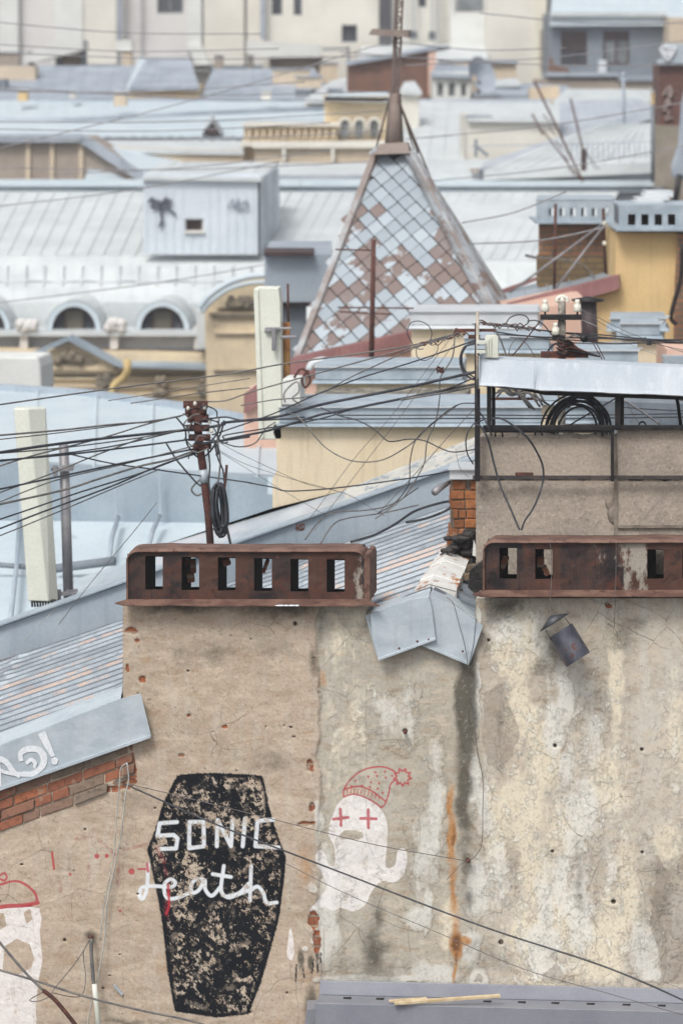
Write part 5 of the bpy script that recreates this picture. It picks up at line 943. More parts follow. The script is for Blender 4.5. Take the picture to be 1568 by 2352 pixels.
wall(t2, [(1530,802),(1640,802)], 30, 1, 'pink'); bx(t2, 'cladding', 1524, 1640, 818, 900, 29.9, .2, 'bluewall')
MB().prism([(1340,920),(1640,930),(1640,1010),(1400,1000)], 24.5, .3).build('shed_roof', MT['corr'], None, 'corrugated shed roof glimpsed beneath the pale hood', 'roof')
fp = root('flue_pipe', P(1350, 800, 31), 'dark round flue pipe with flat hat before the ochre wall', 'flue')
g = MB(); g.cyl(P(1350, 694, 31), P(1355, 806, 31), .095, .098, 20); g.build('pipe', mat('soot_brown_flue', S(82,72,76), S(66,58,60), 5, .6, .2, 60, .2, .002, streak=.5, c3=S(98,84,80)), fp)
g = MB(); g.cyl(P(1349, 689, 31), P(1349, 681, 31), .20, .03, 20); g.cyl(P(1349, 691, 31), P(1349, 688, 31), .19, .2, 20); g.build('hat', MT['steel'], fp)
for x in (1341, 1357): g = MB(); g.cyl(P(x, 698, 31), P(x, 688, 31), .01, n=6); g.build('strut', MT['steel'], fp)

# ---------------------------------------------------------------- ochre wall with vented cap, and the sooty brick chimney
t = B('ochre gable wall with long blue grey vented cap at the right edge', 1500, 740, 37)
wall(t, [(1240,760),(1240,712),(1412,664),(1414,534),(1560,534),(1700,534),(1700,900)], 37, 1.6, 'ochre')
g = MB(); g.prism([(1556,534),(1700,534),(1700,800),(1545,800),(1548,640)], 36.9, .1); g.build('dark_flank', MT['brickdark'], t)
g = MB(); g.prism([(1162,705),(1160,700),(1420,632),(1422,664),(1232,716)], 36.8, .3); g.build('parapet', MT['redmetal'], t)
vc = MB(); hs_ = [(1441+i*30.5+(i > 3)*8, 1458+i*30.5+(i > 3)*8, 492, 517) for i in range(6)]
vc.plate(1420, 1700, 471, 527, 36.8, .02, hs_); vc.box(1414, 1700, 526, 531, 36.7, 1.2, 0); vc.box(1421, 1700, 471, 474, 36.82, 1.1, 0); c = vc.build('vent_cap', MT['capblue'], t)
bx(c, 'vent_interior', 1424, 1700, 474, 526, 37.6, .05, 'pink'); 
for i in range(6): bx(c, 'flue_wall', 1424+i*30.5+(i > 3)*8, 1440+i*30.5+(i > 3)*8, 475, 526, 36.85, .7, 'black', .1)
for i, (a, b, y) in enumerate([(1456,1524,463),(1462,1536,455),(1478,1545,447),(1482,1546,440)]): bx(t, 'ridge_slab', a, b, y, y+6, 37.3+i*.25, .5, 'captop')
g = MB(); g.tube(spline([P(1552,745,36.6), P(1540,730,36.6), P(1548,690,36.6), P(1562,640,36.6), P(1566,560,36.6)], 6), .03); g.build('downpipe', MT['steel'], t)
bc_ = root('brick_chimney', P(1320, 700, 39), 'squat sooty brick chimney with blue vented cap beside the ochre wall', 'chimney')
g = MB(); g.prism([(1236,515),(1408,515),(1408,590),(1236,585)], 38.95, 1.0); g.build('stack', MT['brickdark'], bc_)
g = MB(); g.prism([(1231,587),(1409,590),(1409,610),(1370,645),(1300,655),(1245,665),(1231,655)], 38.85, 1.1); g.build('lower_stack', MT['bricktan'], bc_)
hs_ = [(1259+i*24.8, 1271+i*24.8, 478, 496) for i in range(6)]
g = MB(); g.plate(1231, 1409, 458, 511, 38.75, .02, hs_); g.box(1229, 1414, 510, 514, 38.65, 1.3, 0); g.box(1231, 1409, 457, 459.5, 38.74, 1.0, .1); c = g.build('vent_cap', MT['capblue'], bc_)
g = MB(); g.plate(1233, 1415, 459, 510, 39.75, .02, [(a+6, b+4, 478, 496) for a, b, _, _ in hs_]); g.build('back_panel', MT['capblue'], c)
g = MB(); g.prism([(1407,515),(1416,520),(1414,590),(1420,640),(1408,650)], 39, .5); g.build('patched_side', MT['gal'], bc_)
t = B('slate blue roof at the foot of the brick chimney', 1300, 690, 38.5)
roof(t, [(1160,705,37.2),(1420,632,37.2),(1400,615,39.6),(1150,668,39.6)], 'bluewall', 5); g = MB(); g.prism([(1150,676),(1150,666),(1238,634),(1238,642)], 39.2, .1); g.build('red_edge', MT['redmetal'], t)
for i, (a, b, lab) in enumerate([((1275,468,38),(1272,672,38),'slim rusty rod standing in front of the sooty brick chimney'),((1384,480,38),(1390,628,38),'slim rod with white insulators before the sooty brick chimney')]):
    r_ = root('rod_mast', P(*b), lab, 'aerial rod'); g = MB(); g.cyl(P(*a), P(*b), .022, n=8); g.build('rod', MT['rustpole'], r_)
    if i:
        for v in (513, 559): MB().ball(P(1387, v, 37.9), .035).build('insulator', MT['porcelain'], r_)
for i, (a, b, lab) in enumerate([((1385,513,37.9),(1170,672,37.6),'long pale brace tube crossing the brick chimney low'),((1388,516,37.9),(1268,672,37.6),'steeper pale brace tube crossing the brick chimney')]):
    g = MB(); g.cyl(P(*a), P(*b), .017, n=8); g.build('brace_tube', MT['greypole'], None, lab, 'brace')
g = MB(); g.cyl(P(1205,586,38), P(1230,592,38), .02); g.tube(spline([P(1230,592,38), P(1290,596,38), P(1340,610,38), P(1390,668,38)], 5), .012); g.build('aerial_wire', MT['greycable'], None, 'thin wire arm reaching left across the brick chimney', 'wire')

# ---------------------------------------------------------------- the shingled spire
SPT = root('shingled_spire', P(930, 860, 37), 'steep spire clad in peeling blue and brown diamond shingles with a mast', 'spire')
apL, apR = P(862, 352, 38.2), P(941, 350, 38.0); boL, boR = P(668, 850, 36.6), P(1112, 735, 35.9)
boR2 = P(1200, 850, 35.6); apF = P(944, 350, 38.9); boF = P(1172, 712, 38.4)
MT['shingle'] = None
n = N('peeling_shingles'); T_ = n.attr('tone'); a = n.noise(2.2, 8, .72)
col = n.mix(n.ss(T_, .2, .5), S(150,161,170,.84), S(170,181,189,.86)); pe = n.ss(n.m('ADD', n.m('MULTIPLY', T_, .42), n.m('ADD', n.m('MULTIPLY', a, .55), n.m('MULTIPLY', n.noise(.55, 3), .5))), .725, .745)
col = n.mix(pe, col, S(122,106,101,.84)); q = n.noise(3.1, 8, .8); col = n.mix(n.ss(q, .67, .70), col, S(198,203,206,.88)); col = n.mix(n.m('MULTIPLY', n.ss(n.noise(1.2, 4), .5, .7), .25), col, S(150,160,168,.8))
MT['shingle'] = n.done(col, .5, n.bump(n.noise(30, 4), .1, .004), .1)
def face(a, b, c, d, step, name, m, jitter=True):   # diamond plates laid over the face a(bottom left) b(bottom right) c(top right) d(top left)
    g = MB(); tone = []; nrm = (b-a).cross(d-a).normalized()
    if nrm.y > 0: nrm = -nrm
    ax = (b-a).normalized(); ay = nrm.cross(ax); ay = ay if ay.z > 0 else -ay
    poly = [((p-a).dot(ax), (p-a).dot(ay)) for p in (a, b, c, d)]; X1 = max(p[0] for p in poly); H = max(p[1] for p in poly); X0 = min(p[0] for p in poly)
    def clipx(x, y):
        for i in range(4):
            (x0, y0), (x1, y1) = poly[i], poly[(i+1) % 4]
            if (x1-x0)*(y-y0)-(y1-y0)*(x-x0) < 0: return False
        return True
    rnd = random.Random(21); hx, hy = step*.5, step*.5; j = 0; y = -.1
    ang = -.06
    while y < H+.3:
        x = X0-.3+(j % 2)*hx
        while x < X1+.3:
            if clipx(x, y) or clipx(x, y+.06):
                ov = .95; tl = rnd.uniform(.004, .012); T = min(1, max(0, .55*rnd.random()+.9*(float(fbm((x+5)*1.1, (y+5)*1.1, 3, 3))-.35)))
                pts = [(-hx*ov, 0), (0, -hy*ov*1.05), (hx*ov, 0), (0, hy*ov)]; k = len(g.v)
                ps = [a+ax*(x+px)+ay*(y+py+ang*px)+nrm*(.02+tl-(.012 if py > 0 else 0)+(.010 if py < 0 else 0)) for px, py in pts]
                g.extr(ps, -nrm*.006); tone += [T]*(len(g.v)-k)
            x += 2*hx
        y += hy; j += 1
    g.a['tone'] = tone; return g.build(name, m, SPT)
face(boL, boR2, apR, apL, .275, 'shingle_face', MT['shingle'])
sh_ = Vector((0, .16, 0)); g = MB(); g.add([boL+sh_, boR2+sh_, apR+sh_*.6, apL+sh_*.6, boF+sh_, apF+sh_, P(700,850,41), P(870,350,39.4)], [(0,1,2,3),(1,4,5,2),(4,6,7,5),(6,0,3,7),(3,2,5,7),(0,6,4,1)]); g.build('boarding', mat('dark_grey_brown_boards', S(84,78,80,.8), S(96,88,88,.8), 2), SPT)
g = MB()
for i in range(7):
    a = boR2.lerp(boF, i/6); b = apR.lerp(apF, i/6); g.beam(a+Vector((0, -.05, 0)), b+Vector((0, -.05, 0)), .12 if i % 2 else .2, .05)
g.build('side_seams', mat('grey_streaked_seams', S(176,184,190,.85), S(140,138,138,.85), 1.8, .5, .1, rust=.12, rustc=S(122,104,97), rs=2.6), SPT)
g = MB(); g.beam(boR2+Vector((0, -.06, 0)), apR+Vector((0, -.06, 0)), .06, .06); g.beam(boL+Vector((0.02, -.06, 0)), apL+Vector((0, -.06, 0)), .10, .06); g.beam(boF+Vector((0, -.1, 0)), apF+Vector((0, -.1, 0)), .09, .08)
g.build('hip_capping', mat('flaking_hip_metal', S(190,196,200,.85), S(150,138,132,.85), 1.4, .6, 0, rust=.08, rustc=S(122,102,94), rs=2.2), SPT)
g = MB(); g.add([P(856,355,37.9), P(940,352,37.8), P(936,326,38.2), P(872,330,38.2), P(948,352,39.1), P(860,355,39.4), P(938,326,38.8), P(875,330,38.8)], [(0,1,2,3),(1,4,6,2),(4,5,7,6),(5,0,3,7),(3,2,6,7),(0,5,4,1)])
MT['brownflake'] = mat('flaking_brown_paint', S(128,112,104,.9), S(150,138,130,.9), 1.5, .7, 0, 30, .1, .002, rust=.02, rustc=S(196,194,190), rs=3); g.build('spire_collar', MT['brownflake'], SPT)
g = MB(); g.tube([P(905,330,38.4), P(906,270,38.4), P(908,215,38.4)], .1, 6, rr=[.14,.11,.085]); g.build('mast_base', MT['brownflake'], SPT)
MT['lattice'] = mat('rusty_lattice_steel', S(118,104,98), S(92,82,80), 3)
g = MB()
for s_ in (-1, 1): g.beam(P(907+s_*7, 232, 38.35), P(918+s_*8, 0-40, 38.35), .035)
for s_ in (-1, 1): g.beam(P(909+s_*5, 232, 38.55), P(920+s_*6, -40, 38.55), .035)
for i in range(15): a_, b_ = (-1, 1) if i % 2 else (1, -1); v = 225-i*18; f = (225-v)/270*11; g.beam(P(907+f+a_*7, v, 38.35), P(908+f+b_*7.5, v-18, 38.35), .022); g.beam(P(907+f-7, v, 38.35), P(907+f+7, v, 38.35), .022)
g.build('mast', MT['lattice'], SPT)
g = MB(); g.prism([(846,80),(854,66),(938,69),(936,86)], 38.2, .35); g.build('mast_board', MT['brownflake'], SPT)
g = MB()
for a, b in [((893,232),(862,345)),((914,218),(950,345)),((914,230),(960,352)),((915,230),(990,352+60))]: g.beam(P(*a, 38.3), P(*b, 38.6), .02)
g.build('guy_wire', MT['lattice'], SPT)
bx(None, 'rooftop_shed', 606, 760, 590, 695, 44, 3, 'bluewall') if False else None
t = B('peeling blue clad shed between the domed roof and the spire', 680, 690, 42)
wall(t, [(608,585),(760,585)], 42, 3, mat('peeling_blue_cladding', S(160,172,184,.85), S(172,182,192,.85), 1.2, .5, .1, 20, .05, .002, rust=.0, rustc=S(134,116,112), rs=4), bot=700)
bx(t, 'gap_shade', 610, 760, 695, 704, 41.9, 1, 'black'); wall(t, [(608,704),(700,704)], 42.1, 2, 'greybuild', 'lower_wall'); bx(t, 'edge_beam', 606, 720, 580, 587, 41.8, 1, 'darkwood')  # black box paints the shade between shed and lower wall

# ---------------------------------------------------------------- pale blue metal roofs on the antenna side
t = B('pale blue metal clad loft with slate blue side, behind the antenna', 300, 1100, 33, 'metal_roof_house')
pts = [(-260,884,40.5),(0,896,39.4),(200,909,38.6),(430,941,37.4),(640,982,36.2),(760,1006,35.5)]; nr = lambda u: (u, 1060+.059*u, 32.5-.002*u)
g = MB()
for a, b in zip(pts, pts[1:]): g.slab([P(*nr(a[0])), P(*nr(b[0])), P(*b), P(*a)], .2)
g.build('roof', MT['blueroof'], t); g = MB()
for a, b in zip(pts, pts[1:]): g.beam(P(*a)+Vector((0,0,.04)), P(*b)+Vector((0,0,.04)), .12, .10)
g.build('ridge_trim', MT['bluewall'], t)
g = MB()
for u in (-60, 80, 215, 345, 470, 590):
    for a, b in zip(pts, pts[1:]):
        if a[0] <= u+8 < b[0]: f = (u+8-a[0])/(b[0]-a[0]); q = P(*a).lerp(P(*b), f); g.beam(P(*nr(u))+Vector((0,0,.012)), q+Vector((0,0,.012)), .03, .03)
g.build('standing_seam', MT['blueroof'], t)
g = MB(); g.extr([P(-260,1045,33), P(760,1105,31), P(760,1206,31), P(-260,1190,33)], (0, .2, 0)); g.build('fascia', MT['blueband'], t)
g = MB()
for u, k in ((366, 0), (264, 0), (520, 0), (46, 0)): f = 1058+(u-0)*.06; g.beam(P(u, f+6, 31.8-u*.0007), P(u+2, 1192, 31.8-u*.0007), .03, .02)
g.build('seam', MT['bluewall'], t)
roof(t, [(-260,1560,25.9),(700,1560,25.9),(700,1204,31.1),(-260,1188,33.1)], 'blueroof', 0, .3, 'lower_roof')
for pts in ([(46,1190,32.5),(40,1300,29.5),(25,1430,27)], [(366,1193,31.2),(350,1230,30.5),(335,1290,29.6)], [(272,1196,31.5),(258,1240,30.4),(252,1290,29.5)]):
    g = MB(); g.tube([P(*x)+Vector((0,0,.04)) for x in pts], .03); g.build('seam', MT['bluewall'], t)
wall(t, [(-260,1052),(760,1110)], 34, 6, 'bluewall', bot=2600)
g = MB(); g.tube([P(-20,1296,29.6), P(60,1302,29.5)], .03); g.tube([P(128,1306,29.4), P(264,1288,29.2)], .05); g.build('drain_pipe', MT['greybuild'], t)
g = MB(); g.extr([P(128,1345,27.6), P(290,1292,27.6), P(300,1328,27), P(130,1400,27)], (0, 0, -.05)); g.build('valley_sheet', MT['gal'], t)
# coping strip rising toward the concrete: metal with glare put into its colour, then peeling paint
t = B('sloping coping of the neighbouring wall, bright metal then peeling white paint', 800, 1170, 25.6, 'sloped_coping', 'coping')
g = MB(); g.extr([P(360,1300,25.3), P(553,1249,25.3), P(795,1163,25.3), P(793,1126,25.9), P(627,1167,25.9), P(360,1256,25.9)], (0, 0, -.05)); g.build('coping_sheet', mat('glare_pale_sheet', S(190,202,210,.8), S(226,230,234,.85), 1.3, .28, .3, 60, .05, .001), t, 'bright silver coping sheet')
g = MB(); g.extr([P(793,1163,25.28), P(1130,1030,25.28), P(1130,988,25.9), P(793,1124,25.9)], (0, 0, -.05)); g.build('coping_sheet', mat('peeling_white_on_grey', S(214,212,204,.85), S(196,194,186,.85), 5, .7, 0, 60, .3, .003, rust=.12, rustc=S(130,142,152), rs=7), t, label='coping sheet with peeling white paint')
g = MB(); g.beam(P(360,1302,25.26), P(553,1251,25.26), .03); g.beam(P(553,1251,25.26), P(1130,1032,25.26), .03); g.build('edge_strip', MT['captop'], t)
MB().prism([(360,1302),(553,1251),(1130,1032),(1130,1600),(360,1700)], 25.32, .3, 0).build('wall', MT['greybuild'], t)

# ---------------------------------------------------------------- city haze
hz = MB(); hz.add([(-150,-12,-1),(150,-12,-1),(150,220,-1),(-150,220,-1),(-150,-12,60),(150,-12,60),(150,220,60),(-150,220,60)], [(0,3,2,1),(4,5,6,7),(0,1,5,4),(1,2,6,5),(2,3,7,6),(3,0,4,7)])
hm = bpy.data.materials.new('city_haze'); hm.use_nodes = True; ht = hm.node_tree; ht.nodes.remove(ht.nodes['Principled BSDF'])
pv = ht.nodes.new('ShaderNodeVolumePrincipled'); pv.inputs['Color'].default_value = (.93, .95, 1, 1); pv.inputs['Density'].default_value = .0013; pv.inputs['Anisotropy'].default_value = .2
ht.links.new(pv.outputs[0], ht.nodes['Material Output'].inputs['Volume']); hz.build('haze', hm, kind='stuff')
# ---------------------------------------------------------------- theatre-like house: white metal mansard, domed dormers, ochre facade
T = B('long house with white metal mansard roof, half-round dormers and ochre facade', 300, 800, 66, 'mansard_house')
roof(T, [(-240,588,66),(640,588,66),(700,440,74),(-160,440,74)], 'whiteroof', 24, .04, sh=.10)
roof(T, [(560,585,66),(1330,600,66),(1420,440,74),(640,440,74)], 'whiteroof', 26, .04, sh=.10, label='white roof slope seen on both sides of the spire')
roof(T, [(-240,700,63.8),(640,700,63.8),(640,588,66.02),(-240,588,66.02)], 'whiteroof', 26, .04, 'lower_roof', sh=.06)
roof(T, [(600,1100,62),(1330,1100,62),(1330,600,66.02),(560,586,66.02)], 'whiteroof', 14, .04, 'lower_roof', sh=.08)
g = MB(); g.box(-240, 1500, 415, 428, 74, .8, 0); g.build('ridge', MT['blueroof'], T); g = MB(); g.box(-240, 1500, 428, 442, 74.1, .5, 0); g.build('ridge_shadow', MT['blueband'], T)  # slate-blue band paints the shadow under the light ridge top
yr = lambda v: 1/(1/66.02+(v-588)/112*(1/63.8-1/66.02))-.06
g = MB(); g.tube([P(u, 646+2*math.sin(u), yr(646)) for u in range(-240, 600, 20)], .025)
for u in range(-200, 600, 43): g.tube([P(u+4, 612, yr(612)), P(u, 655, yr(655))], .025)
g.build('snow_guard', MT['captop'], T)
MB().prism([(-240,696),(600,696),(600,782),(-240,782)], 63.7, 1.5).build('dormer_wall', MT['whiteroof'], T)
for cu, lb in ((-38, 0), (170, 1), (373, 2)):
    ri, ro = 50, 62; cv = 757; A_ = [math.pi*k/20 for k in range(21)]; Yd = 62.4
    g = MB(); inn = [P(cu+ri*math.cos(a), cv-ri*math.sin(a)*1.05, Yd) for a in A_]; out = [P(cu+ro*math.cos(a), cv-ro*math.sin(a)*1.07, Yd) for a in A_]; n_ = 21; d = Vector((0, .35, 0))
    g.add(inn+out+[p+d for p in inn]+[p+d for p in out], [(i, i+1, n_+i+1, n_+i) for i in range(20)]+[(2*n_+i, 2*n_+i+1, i+1, i) for i in range(20)]); f = g.build('dormer', MT['blueroof'], T)
    g = MB(); g.prism([(cu+ri*math.cos(a), cv-ri*math.sin(a)*1.05) for a in A_], Yd+.28, .05, 0); g.build('window_pane', MT['glass'], f)
    g = MB()
    for x in (-22, 22): g.box(cu+x-2.2, cu+x+2.2, cv-46, cv, Yd+.2, .06, 0)
    g.tube([P(cu+48*math.cos(a), cv-50*math.sin(a), Yd+.22) for a in A_], .03); g.build('window_frame', MT['darkwood'], f)
    if lb: MB().box(cu-20, cu+20, cv-44, cv-2, Yd+.26, .02, 0).build('curtain', mat('olive_curtain', S(112,108,94,.8), S(90,88,78,.8), 1), f)
    g = MB(); A2_ = A_; back = [P(cu+46+56*math.cos(a), cv-34-56*math.sin(a)*1.05, Yd+3.6) for a in A2_]; fr_ = [P(cu+(ro+1)*math.cos(a), cv-(ro+1)*math.sin(a)*1.07, Yd+.02) for a in A2_]
    g.smooth = True; g.add(fr_+back, [(i, n_+i, n_+i+1, i+1) for i in range(20)]); g.smooth = False; g.build('barrel_roof', MT['whiteroof'], f)
MB().box(-240, 500, 762, 772, 62, 1.2, 0).build('eave', MT['whiteroof'], T)
MB().box(-240, 496, 772, 800, 62.4, 1.2, 0).build('frieze', MT['greybuild'] if False else mat('grey_white_frieze', S(186,190,196,.85), S(166,170,178,.85), .8, .7, 0, 10, .1, .01, streak=.4), T)
for u in (55, 262, 455): MB().box(u-9, u+9, 752, 802, 62.1, 1, 0).build('pedestal', MT['greywhite'], T)
rnd = random.Random(8)
for c in (62, 264):
    g = MB()
    for _ in range(14): g.ball(P(c+rnd.uniform(-18, 18), 748+rnd.uniform(-8, 10), 62), .08+rnd.random()*.06, n=6)
    g.build('stone_ornament', MT['greywhite'], T)
wall(T, [(-240,800),(590,820)], 61.5, 1, 'sand', 'facade')
g = MB(); g.prism([(66,812),(157,772),(278,836),(268,842),(157,783),(74,822)], 61.1, .4); g.build('pediment_coping', MT['blueband'], T)
g = MB(); g.prism([(88,822),(157,784),(262,838),(262,852),(100,850)], 61.3, .2); g.build('pediment', MT['sand'], T)
g = MB(); g.prism([(112,834),(157,797),(226,832),(205,836)], 61.25, .05); rnd = random.Random(5)
for _ in range(22): x = rnd.uniform(-28, 28); g.ball(P(160+x, 829-rnd.random()*max(2, 24-abs(x)*.85), 61.25), .07+rnd.random()*.06, n=5)
MT['stonedark'] = mat('dark_grey_stone', S(146,134,116,.85), S(118,112,100,.85), 1.5, .9, 0, 12, .4, .02); g.build('pediment_relief', MT['stonedark'], T)  # darker stone tone for reliefs, consoles and cornice strips
for v0, v1, u0, u1, m, dy in [(852,858,100,270,'sand',-.3),(860,866,104,262,'stonedark',0),(868,872,100,540,'sand',-.1),(846,852,262,550,'sand',-.2),(858,863,270,545,'stonedark',0),(886,890,110,540,'beige',-.1),(905,909,150,560,'sand',-.1)]:
    MB().box(u0, u1, v0, v1, 61.42+dy*.2, .08, 0).build('cornice', MT[m], T)
g = MB(); g.extr([P(272,838,61.1), P(560,846,61.1), P(540,820,62), P(272,816,62)], (0, 0, -.06)); g.box(272, 552, 838, 843, 61.12, .3, 0); g.build('cornice_roof', MT['blueband'], T)
for c in (238, 369, 468, 505):
    g = MB()
    for _ in range(9): g.ball(P(c+rnd.uniform(-10, 10), 882+rnd.uniform(-14, 22), 61.2), .08+rnd.random()*.06, n=5)
    g.build('console_ornament', MT['stonedark'], T)
g = MB(); g.tube([P(292,826,60), P(294,850,60), P(286,866,60.1), P(262,885,60.2), P(258,900,60.2), P(257,950,60.2)], .09, 8); g.build('drainpipe', mat('yellow_painted_pipe', S(220,196,140,.9), S(206,180,126,.9), 2), T)
# arched bay beside the antenna
g = MB(); g.prism([(470,716),(480,690),(520,664),(565,650),(610,648),(612,1100),(480,1100)], 60, 2); g.build('bay', MT['sand'], T)
g = MB(); g.tube(spline([P(458,708,59.6), P(478,682,59.6), P(520,652,59.6), P(570,636,59.6), P(612,632,59.6)], 6), .07); g.tube(spline([P(462,718,59.6), P(484,694,59.6), P(522,666,59.6), P(570,651,59.6), P(612,648,59.6)], 6), .05); g.build('arched_gable', MT['blueroof'], T)
g = MB(); rnd = random.Random(6)
for _ in range(18): g.ball(P(rnd.uniform(525, 580), rnd.uniform(682, 706), 59.8), .09, n=5)
g.build('gable_relief', MT['stonedark'], T)
for v0, v1, m, u0 in [(708,712,'stonedark',500),(716,722,'sand',478),(722,730,'stonedark',490),(764,767,'beige',492),(850,853,'stonedark',490)]: MB().box(u0, 596, v0, v1, 59.9, .15, 0).build('band', MT[m], T)
MB().box(452, 488, 716, 800, 61, 1, 0).build('white_pier', MT['whiteroof'], T)
# box dormer on the mansard
D = B('large corrugated metal box dormer with a tiny window and dark tags', 480, 560, 65.6, 'box_dormer', 'dormer')
g = MB(); g.plate(330, 597, 400, 585, 65.6, .1, [(425,467,502,532)]);
for i in range(13): u = 336+i*20.5; g.box(u, u+2, 422, 584, 65.58, .02, 0) if not 420 < u < 468 else g.box(u, u+2, 540, 584, 65.58, .02, 0)
g.box(326, 600, 405, 417, 65.50, .15, 0); g.build('front', MT['bluewall'] if False else mat('pale_ribbed_cladding', S(204,214,222,.95), S(214,222,230,.95), .8, .45, 0, 14, .05, .002, streak=.3), D)
g = MB(); g.extr([P(597,585,65.6), P(597,408,65.6), P(640,385,69), P(644,520,69)], (-.05, 0, 0)); g.build('side', mat('stained_side_cladding', S(202,210,218,.92), S(172,182,190,.9), .7, .5), D)
roof(D, [(330,404,65.45),(600,408,65.45),(640,372,71),(376,372,71)], 'whiteroof', 9, .1, sh=.06); 
window(D, 425, 467, 502, 532, 65.58, 'greywhite', 'darkwood', 0); MB().box(423, 470, 531, 535, 65.50, .1, 0).build('sill', MT['cream'], D)
g = MB(); rnd = random.Random(3)
def scrib(L, Y, r): g.tube(spline([P(x*.3662, 373+y*.3662, Y) for x, y in L], 5), r, 5)
scrib([(930,250),(960,225),(955,290),(990,240),(1000,290),(1040,225),(1060,260),(1020,295),(980,270),(1070,245)], 65.52, .035); scrib([(940,235),(1010,250),(1080,240)], 65.52, .04); scrib([(1015,290),(1010,330),(1018,350),(1000,405),(1025,370)], 65.52, .03); scrib([(1045,280),(1105,330)], 65.52, .03)
g.build('painted_tag', MT['graffdark'], D); g = MB(); scrib([(1430,290),(1460,230),(1470,290),(1500,225),(1490,290),(1540,240),(1555,280),(1500,295)], 65.52, .022); g.build('painted_tag', mat('faded_grey_spray', S(132,142,156), S(150,160,172), 5), D)
D2 = B('white rounded metal hood at the left edge above the pale roof', 50, 870, 48, 'roof_hood', 'roof hatch')
g = MB(); g.extr([P(-80,916,48), P(88,918,48), P(96,893,48), P(94,842,48), P(88,820,48), P(-80,818,48)], (.15, .8, 0)); g.build('hood', MT['white'], D2, bevel=.04)
wall(D2, [(-80,914),(90,914)], 48.2, 2, 'bluewall')
# ---------------------------------------------------------------- roofs behind the mansard
t = B('brown boarded end wall of a pitched barn-like building', 160, 370, 82)
wall(t, [(-240,322),(190,322),(336,414)], 82, 5, 'brown'); g = MB(); g.beam(P(190,318,81.8), P(340,416,81.8), .18, .3); g.beam(P(-240,319,81.8), P(190,317,81.8), .18, .25); g.build('verge', MT['greyroof'], t)
for u in (65, 120, 186, 302): MB().box(u-5, u+5, 326+max(0, u-190)*.63, 414, 81.9, .2, 0).build('pilaster', MT['beige'], t)
t = B('low beige wing with white roof beyond the boarded wall', 330, 360, 86)
wall(t, [(232,338),(560,345)], 86, 4, 'beige'); roof(t, [(232,340,85.9),(560,346,85.9),(560,325,90),(225,322,90)], 'whiteroof', 8)
roof(t, [(192,416,80),(345,416,83),(420,372,86),(230,330,86)], 'blueroof', 3, label='pale valley roof')
t = B('white tin roof strip directly left of the spire top', 600, 400, 80)
roof(t, [(340,420,78),(880,425,78),(880,374,84),(400,374,84)], 'whiteroof', 30, .2, sh=.05); wall(t, [(340,404),(880,404)], 77.5, 1, 'lilacroof')
t = B('long silver roof with a triangular vent, left of the arched loggia', 380, 260, 96)
roof(t, [(-300,320,93),(790,328,93),(790,232,104),(-300,230,104)], 'blueroof', 34, .3, sh=.08); wall(t, [(-300,318),(790,326)], 93.2, 8, 'beige')
g = MB(); g.box(80, 800, 226, 236, 103.8, .6, 0); g.build('ridge', MT['greyroof'], t); g = MB(); g.tube([P(u, 318+2*math.sin(u*.3), 92.6) for u in range(-280, 600, 12)], .06); g.build('eave_rail', MT['greybuild'], t)
g = MB(); g.prism([(468,309),(486,279),(505,309)], 94, .8); g.build('triangular_vent', MT['darkwood'], t); g = MB(); g.extr([P(462,311,93.9), P(486,275,93.9), P(486,262,97), P(470,290,97)], (0,0,.05)); g.extr([P(486,275,93.9), P(510,311,93.9), P(505,290,97), P(486,262,97)], (0,0,.05)); g.build('vent_roof', MT['whiteroof'], t)
g = MB(); g.tube([P(-300,276,98), P(100,276,98), P(350,264,98), P(760,248,98)], .08); g.build('roof_walkway', MT['greyroof'], t)
chim('small beige chimney on the long silver roof', 262, 290, 212, 244, 99, 'beige')
chim('stubby yellow chimney at the far left of the silver roof', 42, 62, 208, 232, 101, 'ochre')
chim('tiny cream chimney right of the yellow dormer', 600, 622, 208, 232, 101, 'cream'); chim('tiny pale chimney cube left of the beige chimney', 160, 174, 214, 226, 102, 'cream')
t = B('beige loggia block with three arched windows', 820, 280, 88)
wall(t, [(745,228),(765,222),(895,222),(898,240)], 88, 4, 'sand'); g = MB(); g.box(742, 900, 222, 232, 87.6, 5, 0); g.box(740, 900, 322, 328, 87.5, 1, 0); g.build('cornice', MT['beige'], t)
roof(t, [(745,222,87.6),(895,224,87.6),(890,211,92),(770,211,92)], 'blueroof', 5)
for u in (792, 825, 859):
    g = MB(); A_ = [math.pi*k/10 for k in range(11)]; g.prism([(u-11,316)]+[(u-11*math.cos(a), 286-12*math.sin(a)) for a in A_]+[(u+11,316)], 87.9, .05, 0); g.build('arched_window', MT['pane'], t)
    g = MB(); g.tube([P(u-12,316,87.8)]+[P(u-12.5*math.cos(a), 286-13.5*math.sin(a), 87.8) for a in A_]+[P(u+12,316,87.8)], .05); g.build('arch_moulding', MT['cream'], t)
t = B('low sandstone terrace wall with carved frieze before the loggia', 660, 310, 86)
wall(t, [(560,286),(775,288)], 86.5, 3, 'sand'); g = MB(); g.box(556, 778, 284, 290, 86.2, 1, 0); g.box(552, 880, 326, 336, 86, 1, 0); g.build('coping', MT['cream'], t)
g = MB(); [g.box(570+i*16, 576+i*16, 296, 316, 86.3, .2, 0) for i in range(13)]; g.build('carved_panel', MT['beige'], t)
t = B('beige lower terrace with pale rail above the white tin roof', 720, 350, 85)
wall(t, [(585,332),(890,334)], 85, 2, 'beige'); g = MB(); g.box(580, 892, 326, 340, 84.8, .6, 0); [g.box(x, x+8, 338, 372, 84.8, .4, 0) for x in (648, 760)]; g.build('pale_rail', MT['cream'], t)
